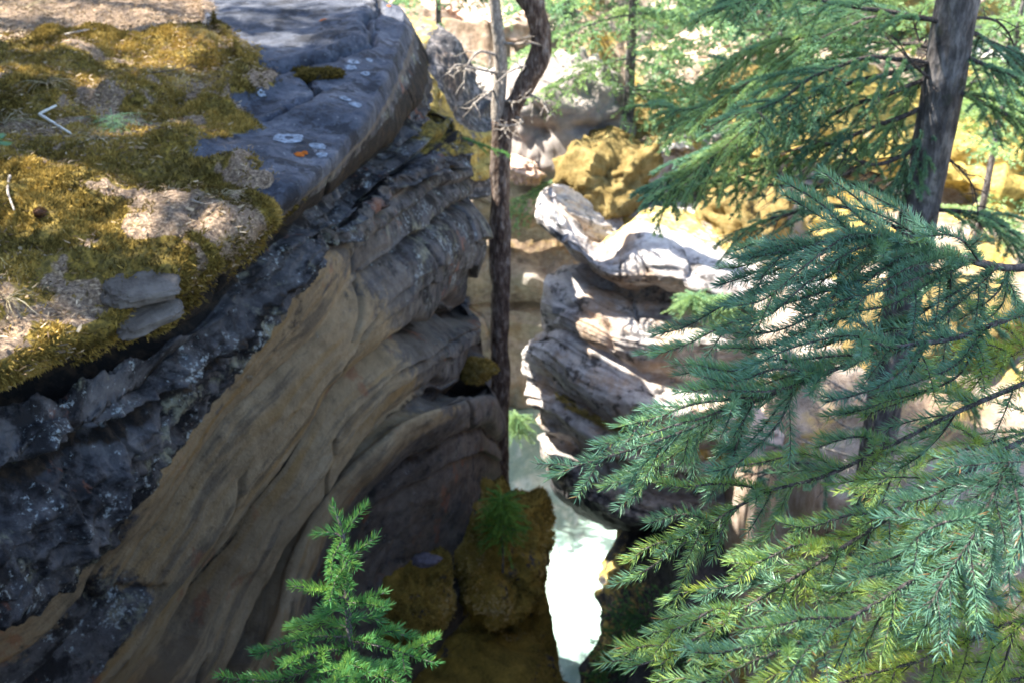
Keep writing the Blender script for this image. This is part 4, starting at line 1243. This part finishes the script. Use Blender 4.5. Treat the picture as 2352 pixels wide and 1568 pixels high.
def young_spruce():
    d0 = 1.75
    base = PD(830, 2000, d0)
    base[2] -= .5
    root = empty("young_spruce", base, "small bright green young spruce top with its side lit yellow", "tree")
    r = np.random.default_rng(9)
    stem = smooth_path([base] + [PD(x, y, d0) for x, y in ((830, 1900), (820, 1700), (812, 1568), (803, 1450), (796, 1340), (792, 1270), (785, 1215), (765, 1162))], .01)
    TB = Tubes(); ND = Needles(55)
    TB.add(stem, np.linspace(.009, .0022, len(stem)), 8, .12)
    ND.twig(stem[int(len(stem) * .30):], .0185, .0004, .0015, .35, under=1.0)
    TB.build("trunk", MAT['bark_near'], root)
    BR = [([(788, 1232), (760, 1222), (728, 1226)], 0), ([(790, 1225), (815, 1190), (842, 1160)], 0), ([(794, 1290), (830, 1258), (866, 1232)], 0), ([(786, 1240), (765, 1280), (760, 1330)], -.1),
          ([(794, 1300), (772, 1330), (757, 1380)], -.1), ([(795, 1375), (735, 1352), (668, 1345)], -.05), ([(797, 1400), (765, 1390), (735, 1400)], .05),
          ([(800, 1440), (730, 1425), (662, 1440)], .1), ([(800, 1460), (720, 1462), (650, 1478), (597, 1502)], -.1), ([(803, 1490), (740, 1495), (690, 1510), (655, 1532)], -.15),
          ([(806, 1540), (740, 1530), (640, 1560), (560, 1560), (504, 1552)], -.1), ([(808, 1580), (700, 1590), (600, 1600)], -.2),
          ([(798, 1385), (840, 1385), (882, 1395)], -.1), ([(800, 1420), (860, 1420), (900, 1450), (965, 1465)], .05), ([(803, 1470), (860, 1480), (930, 1500), (1003, 1523)], -.1),
          ([(925, 1498), (960, 1485), (998, 1465)], -.1), ([(805, 1500), (790, 1540), (750, 1590)], -.25), ([(808, 1550), (880, 1555), (940, 1580)], -.1),
          ([(806, 1520), (870, 1530), (930, 1530)], .2), 
          ([(806, 1540), (820, 1590), (840, 1640)], -.2), ([(808, 1600), (900, 1610), (1000, 1640)], -.1)]
    bt = Tubes()
    for k, (path, dz) in enumerate(BR):
        n = len(path)
        P = smooth_path([PD(x, y, d0 + dz * i / (n - 1)) for i, (x, y) in enumerate(path)], .008)
        bt.add(P, np.linspace(.0026, .0012, len(P)), 5)
        v = .35 + r.normal(0, .1)
        ND.twig(P, .0185, .00042, .0015, v)
        L = np.linalg.norm(np.diff(P, axis=0), axis=1).sum()
        for Q in side_twigs(P, int(L * 16), .05, 50, r, .1, .0, .3, .8):
            bt.add(Q, np.linspace(.0013, .0008, len(Q)), 4)
            ND.twig(Q, .0175, .00045, .0015, v + .1)
    bt.build("branches", MAT['bark_near'], root).name = "branch"
    ND.build("needles", MAT['needle_young'], root)


young_spruce()


def mid_spruce():
    base = PY(1975, 1330, 5.0)
    root = empty("spruce_tree", base, "grey trunked spruce leaning above the far bank, blue green boughs", "tree")
    r = np.random.default_rng(21)
    TB = Tubes()
    P = smooth_path([PY(x, y, 5.0) for x, y in ((1975, 1400), (1992, 1200), (2020, 1000), (2052, 800), (2092, 600), (2128, 400), (2158, 250), (2200, 0), (2270, -300), (2400, -900))], .02)
    TB.add(P, np.linspace(.088, .090, len(P)), 40, .05, 3)
    TB.build("trunk", MAT['bark_trunk'], root)
    BR = [([(2165, 50), (2000, 45), (1850, 110), (1720, 190), (1600, 245), (1512, 240)], 1.0), ([(2150, 180), (1990, 235), (1850, 280), (1700, 320), (1580, 385), (1495, 435)], 1.0),
          ([(2190, 60), (1990, 20), (1800, -10), (1650, 20)], .9), ([(2180, 120), (2050, 100), (1900, 90), (1760, 100), (1640, 160)], .9),
          ([(2140, 240), (2120, 300), (2090, 370), (2060, 420)], .8), ([(2130, 330), (2010, 380), (1900, 330), (1800, 350)], .5),
          ([(2170, 180), (2110, 200), (2060, 270), (2010, 330), (1890, 330)], .9), ([(2160, 150), (1980, 180), (1800, 250), (1650, 350), (1520, 460)], .9),
          ([(2170, 200), (2260, 240), (2352, 300), (2420, 380)], .9), ([(2110, 480), (2230, 490), (2330, 540), (2400, 600)], .9), ([(2200, 60), (2300, 110), (2400, 150)], .8),
          ([(2190, 120), (2290, 160), (2400, 200)], .7), ([(2100, 480), (2000, 430), (1880, 430), (1760, 420), (1640, 400)], .35), ([(2090, 540), (1990, 490), (1870, 480), (1750, 510), (1680, 560)], .4),
          ([(2080, 600), (2170, 640), (2240, 720), (2300, 820)], .5), ([(2040, 820), (2150, 850), (2230, 930)], .5), ([(2160, 230), (2000, 300), (1850, 350), (1720, 400), (1560, 440)], .8),
          ([(2000, 1130), (1900, 1080), (1820, 1060), (1740, 1090)], .5), ([(2170, 160), (2010, 130), (1880, 170), (1780, 230), (1700, 260)], .9)]
    for k, (path, den) in enumerate(BR):
        n = len(path)
        dz = r.uniform(-.5, .6)
        pts = [PY(x, y, 5.0 + dz * (i / (n - 1)) ** 1.0) for i, (x, y) in enumerate(path)]
        Q = smooth_path(pts, .03)
        Q = Q + .012 * np.stack([vnoise(Q * 5, 3 + j) for j in range(3)], -1)
        bt = Tubes(); ND = Needles(300 + k)
        bt.add(Q, np.linspace(.013, .003, len(Q)), 6, .2)
        L = np.linalg.norm(np.diff(Q, axis=0), axis=1).sum()
        subs = side_twigs(Q, int(6 + L * 18), .20 + .12 * L, 50, r, .28, -.03, .15, .97)
        sub2 = []
        for S in subs: sub2 += side_twigs(S, 3, .09, 46, r, .2, .0, .3, .9)
        v0 = r.uniform(.1, .8)
        if den > .6: ND.twig(Q[len(Q) // 3:], .022, .0007, .0026, v0)
        for S in subs + sub2:
            bt.add(S, np.linspace(.0028, .0014, len(S)), 4)
            if r.random() < den * 1.05: ND.twig(S, .022, .0007, .0026, v0 + r.normal(0, .13))
        bo = bt.build("branch", MAT['dark_twig'], root)
        if ND.count():
            nb = ND.build("needles", MAT['needle_mid'], root); nb.parent = bo
    # bare dead twigs on the trunk
    for k, (path) in enumerate([[(2030, 960), (1960, 985), (1890, 940), (1850, 900)], [(2000, 1060), (1900, 1030), (1830, 1000), (1790, 940)], [(2020, 1010), (1930, 1000), (1870, 1040)],
                                [(2160, 200), (2100, 150), (2060, 90)], [(2210, 40), (2290, 50), (2330, 110), (2335, 200)], [(2140, 330), (2230, 420), (2250, 520)], [(2010, 940), (1950, 900), (1900, 870), (1870, 850)],
                                [(2095, 590), (2000, 560), (1950, 520)], [(2180, 150), (2120, 110), (2095, 40)]]):
        Q = smooth_path([PY(x, y, 5.0 + .1 * i * (-1) ** k) for i, (x, y) in enumerate(path)], .02)
        bt = Tubes()
        bt.add(Q, np.linspace(.008, .002, len(Q)), 6, .2)
        for S in side_twigs(Q, 9, .16, 60, r, .1, .05, .2, 1, .5):
            S = S + .015 * np.stack([vnoise(S * 14, 3 + j + k) for j in range(3)], -1)
            bt.add(S, np.linspace(.0035, .0012, len(S)), 4)
            for S2 in side_twigs(S, 4, .08, 60, r, .1, .1, .3, 1, .6): bt.add(S2, .0011, 3)
        bt.build("dead_branch", MAT['deadwood'] if k < 3 or k == 6 else MAT['dark_twig'], root)


mid_spruce()


def forked_tree():
    y0 = 9.0
    base = PY(1150, 1120, y0)
    root = empty("forked_tree", base, "thin dark trunk forking into two crooked sunlit stems", "tree")
    T = Tubes()
    P = smooth_path([PY(x, y, y0) for x, y in ((1150, 1160), (1148, 1050), (1149, 900), (1148, 700), (1149, 500), (1152, 380), (1154, 280))], .02)
    T.add(P, np.linspace(.086, .082, len(P)), 28, .16, 5)
    T.build("trunk", MAT['bark_fork'], root)
    T = Tubes()
    P = smooth_path([PY(x, y, y0) for x, y in ((1156, 310), (1172, 262), (1205, 200), (1236, 140), (1243, 90), (1228, 30), (1205, -40), (1190, -200))], .02)
    T.add(P, np.linspace(.078, .090, len(P)), 28, .2, 6)
    T.build("stem", MAT['bark_fork'], root)
    T = Tubes()
    P = smooth_path([PY(x, y, y0) for x, y in ((1150, 310), (1144, 240), (1150, 150), (1142, 60), (1134, -20), (1130, -200))], .02)
    T.add(P, np.linspace(.058, .04, len(P)), 20, .16, 7)
    T.build("stem", MAT['deadwood'], root)
    r = np.random.default_rng(3)
    for k, path in enumerate([[(1150, 170), (1100, 160), (1050, 150), (1030, 170)], [(1150, 130), (1100, 120), (1070, 160), (1065, 210)], [(1170, 262), (1200, 280), (1165, 290), (1130, 285)], [(1225, 150), (1180, 160), (1140, 190)],
                              [(1200, 210), (1240, 230), (1260, 260)], [(1150, 230), (1190, 235), (1210, 215)], [(1165, 270), (1160, 290), (1150, 300)], [(1150, 100), (1200, 100), (1215, 80)], [(1145, 200), (1100, 230), (1080, 250)]]):
        Q = smooth_path([PY(x, y, y0 - .12 * i) for i, (x, y) in enumerate(path)], .02)
        T = Tubes()
        T.add(Q, np.linspace(.014, .004, len(Q)), 6, .25)
        for S in side_twigs(Q, 7, .17, 65, r, .2, 0, .2, 1, .6):
            S = S + .02 * np.stack([vnoise(S * 12, 3 + j + k) for j in range(3)], -1)
            T.add(S, np.linspace(.006, .002, len(S)), 5)
        T.build("dead_branch", MAT['deadwood'], root)
    T = Tubes(); ND = Needles(3)
    Q = smooth_path([PY(x, y, y0 - .5) for x, y in ((1060, 318), (1110, 335), (1175, 360))], .02)
    T.add(Q, np.linspace(.005, .002, len(Q)), 5)
    ND.twig(Q, .03, .0014, .003, .4)
    for S in side_twigs(Q, 6, .12, 50, r, .3): ND.twig(S, .025, .0014, .003, .4)
    b = T.build("branch", MAT['dark_twig'], root)
    ND.build("needles", MAT['needle_young'], root).parent = b


forked_tree()


def conifer(name, base, H, R, label, seed, cat="tree", group=None, mat='needle_far', nl=.03, nw=.004, sp=.004, z0=.12, whorls=None, trunk_r=None, droop=.25, dens=1.0, lean=(0, 0), bark_m='bark_trunk', per=6, var=.5, cut=False):
    r = np.random.default_rng(seed)
    base = np.array(base, float)
    root = empty(name, base, label, cat, group)
    T = Tubes(); ND = Needles(seed)
    tp = base + np.array([[0, 0, -.2 * min(1, H)], [lean[0] * .3, lean[1] * .3, H * .4], [lean[0] * .7, lean[1] * .7, H * .75], [lean[0], lean[1], H]])
    P = smooth_path(tp, H / 60)
    tr = trunk_r or H * .012
    T.add(P, np.linspace(tr, tr * .12, len(P)), 14, .08, seed)
    wh = whorls or int(H * 3)
    B = T
    for w in range(wh):
        t = z0 + (1 - z0) * (w + r.uniform(-.3, .3)) / wh
        t = min(.985, max(.02, t))
        c = P[int(t * (len(P) - 1))]
        Lb = R * (1 - t) ** .75 * r.uniform(.75, 1.1) + .06 * R
        off = r.random() * 6.28
        for b in range(per):
            if r.random() > dens: continue
            a = off + b * 2 * math.pi / per + r.normal(0, .2)
            L = Lb * r.uniform(.6, 1.1)
            d = np.array([math.cos(a), math.sin(a), 0])
            s = np.linspace(0, 1, 9)[:, None]
            Q = c + d * L * s + np.array([0, 0, 1]) * L * (.18 * s - (droop + .25 * (1 - t)) * s ** 1.6 + .12 * s ** 3)
            B.add(Q, np.linspace(tr * .16 + .002, .002, 9), 5)
            subs = side_twigs(Q, int(4 + L * 9), .16 + .28 * L, 50, r, .3, -.08, .15, .97)
            sub2 = []
            if L > .5:
                for S in subs: sub2 += side_twigs(S, 3, .12 + .05 * L, 46, r, .3, -.05, .3, .9)
            v = var + r.normal(0, .16)
            ND.twig(Q[2:], nl, sp, nw, v)
            for S in subs + sub2: ND.twig(S, nl, sp, nw, v + r.normal(0, .1))
    ND.twig(P[int(len(P) * .9):], nl, sp, nw, var)
    T.build("trunk", MAT[bark_m], root)
    ND.build("crown", MAT[mat], root, cut=cut)
    return root


# seedlings
sb = PY(1155, 1285, 7.45)
conifer("spruce_seedling", sb, 0.64, .17, "dark little spruce seedling standing on the tall mossy boulder", 61, mat='needle_young', nl=.018, nw=.004, sp=.0018, z0=.32, whorls=10, trunk_r=.010, droop=.0, per=5, var=.85)
p, _ = on_cliff(265, 312)
conifer("spruce_seedling", p, .10, .028, "tiny blue green conifer seedling in the middle of the moss", 62, mat='needle_mid', nl=.008, nw=.0014, sp=.003, z0=.2, whorls=5, trunk_r=.002, per=5, var=.3)

# spruces of the far bank
BT = [(1440, 330, 5.0, 1.7, "pale green sunlit spruce behind the tilted slab", 71, 0.6), (1760, 190, 6.0, 2.0, "sunlit spruce on the golden slope above the outcrop", 72, .5),
      (1010, 130, 3.2, 1.0, "thin dark green pine behind the blue grey cliff top", 73, .35), (2300, 260, 6.5, 2.0, "pale sunlit spruce at the bank's upper corner", 74, .75),
      (2240, 560, 3.0, .5, "slender thin trunked spruce beside the leaning grey trunk", 75, .7), (1640, 60, 5.5, 1.6, "spruce at the head of the golden slope", 76, .5),
      (1300, 40, 5.0, 1.5, "spruce between the forked tree and the far bank", 77, .55), (2020, 60, 6.0, 1.7, "spruce behind the leaning trunk's upper boughs", 78, .55),
      (2450, 420, 5.0, 1.8, "pale green spruce just past the frame's far bank edge", 79, .8)]
for px, py, H, R, lab, sd_, v in BT:
    b = on_bank(px, py, 8.6)
    conifer("spruce", b, H, R, lab, sd_, group="spruces on the far bank", var=v, nl=.045, nw=.012, sp=.008, z0=.04, dens=.65)
for k, (x, y, z, H) in enumerate(((-2.9, 12.3, -3.4, 3.2),)):  # small tree added out of view to soften the water's shadow edge
    conifer("spruce", (x, y, z), H, .8, ["small spruce on the ledge behind the cliff end", "smaller spruce on the hidden ledge behind the cliff end"][k], 500 + k, group="spruces on the far bank", nl=.045, nw=.010, sp=.009, z0=.04, dens=.6)
for px, py, s_, lab in ((1660, 715, .13, "small shrub on the sunlit outcrop ledge"), (1590, 700, .09, "low green sprig in a crack of the outcrop"), (1185, 985, .16, "green sprig at the trunk's foot above the water")):
    y_ = 8.1 if px > 1500 else 9.6
    conifer("shrub", PY(px, py, y_), s_, s_ * .6, lab, int(px), cat="shrub", nl=.02, nw=.005, sp=.003, z0=.05, whorls=6, trunk_r=.004, var=.7, per=6)


# leafy shrubs and dead twigs on the shaded bank
def shrub(px, py, y, R, label, seed, v=.3, n=16):
    r = np.random.default_rng(seed)
    c = PY(px, py, y)
    root = empty("shrub", c, label, "shrub", "green shrubs on the shaded bank")
    B = Tubes(); ND = Needles(seed)
    for k in range(n):
        a = r.random() * 6.28
        d = norm(np.array([math.cos(a), math.sin(a) - .4, r.uniform(.0, .9)]))
        s = np.linspace(0, 1, 8)[:, None]
        L = R * r.uniform(.5, 1.2)
        Q = c + d * L * s + np.array([0, 0, -.35 * L]) * s ** 2
        Q = Q + .03 * np.stack([vnoise(Q * 6, 3 + j) for j in range(3)], -1) * s
        B.add(Q, np.linspace(.006, .002, 8), 4)
        for S in side_twigs(Q, 8, .22, 55, r, .1, .1, .2, 1, .4):
            B.add(S, .002, 3)
            ND.twig(S, .022, .006, .012, v + r.normal(0, .15), under=1)
    B.build("stems", MAT['dark_twig'], root)
    ND.build("foliage", MAT['needle_young'], root)


shrub(1500, 1430, 7.7, .5, "green leafy shrub at the water's dark side", 1, .1)
shrub(1590, 1480, 7.2, .55, "green leafy shrub beneath the lowest spruce bough", 2, .05)
shrub(1450, 1500, 7.9, .4, "low shrub leaning over the bright water at the bottom", 3, .15)
shrub(1620, 1340, 7.9, .45, "brownish shrub under the outcrop's dark lip", 4, .3)
shrub(1400, 1590, 8.0, .4, "sunflecked shrub at the lowest edge of the bright water", 5, .6)
r_ = np.random.default_rng(8)
for k, (px, py, y_, ln) in enumerate([(1850, 960, 6.6, .5), (1900, 1000, 6.4, .5), (1960, 930, 6.3, .45), (1760, 1340, 6.9, .5), (1700, 1400, 7.0, .5)]):
    c = PY(px, py, y_)
    T = Tubes()
    for j in range(9):
        a = r_.random() * 6.28
        s = np.linspace(0, 1, 12)[:, None]
        Q = c + norm(np.array([math.cos(a), math.sin(a) * .6, r_.uniform(-.2, .9)])) * ln * r_.uniform(.5, 1) * s
        Q = Q + .09 * np.stack([vnoise(Q * 5, 3 + q_ + j) for q_ in range(3)], -1) * s
        T.add(Q, np.linspace(.007, .0025, 12), 5, .2)
        for S in side_twigs(Q, 6, .16, 60, r_, .1, .1, .2, 1, .7):
            S = S + .02 * np.stack([vnoise(S * 12, 3 + q_ + k) for q_ in range(3)], -1)
            T.add(S, np.linspace(.003, .0015, len(S)), 4)
    tag(T.build("dead_bush", MAT['deadwood']), ["bleached tangle of dead twigs nearest the leaning trunk", "grey dead bush below the bleached tangle", "small dead bush behind the leaning trunk", "dark dead bush on the shaded bank", "lowest dead bush among shaded roots"][k], "dead bush", "dead bushes by the leaning trunk")

# ------------------------------------------------------------ unseen forest on the near left rim (casts the shade)
ST = [(-5.2, 2.0, 16, 2.5), (-5.5, 4.6, 17, 2.6), (-6.2, 7.2, 14, 2.5), (-7.0, 9.4, 10, 2.0), (-4.3, 13.6, 3.2, 1.0), (-5.0, -.6, 16, 2.5), (-8.4, 4.0, 18, 2.6)]  # the short one is added beyond the cliff end to feather the water shade
for k, (x, y, h, R) in enumerate(ST):
    conifer("rim_spruce", (x, y, 0), h, R + .3, "tall dark spruce on the near forest rim", 900 + k, group="spruces of the near forest rim", nl=.08, nw=.020, sp=.011, z0=.05, mat='needle_mid', per=6, dens=.85, whorls=int(h * 2.8), cut=True)
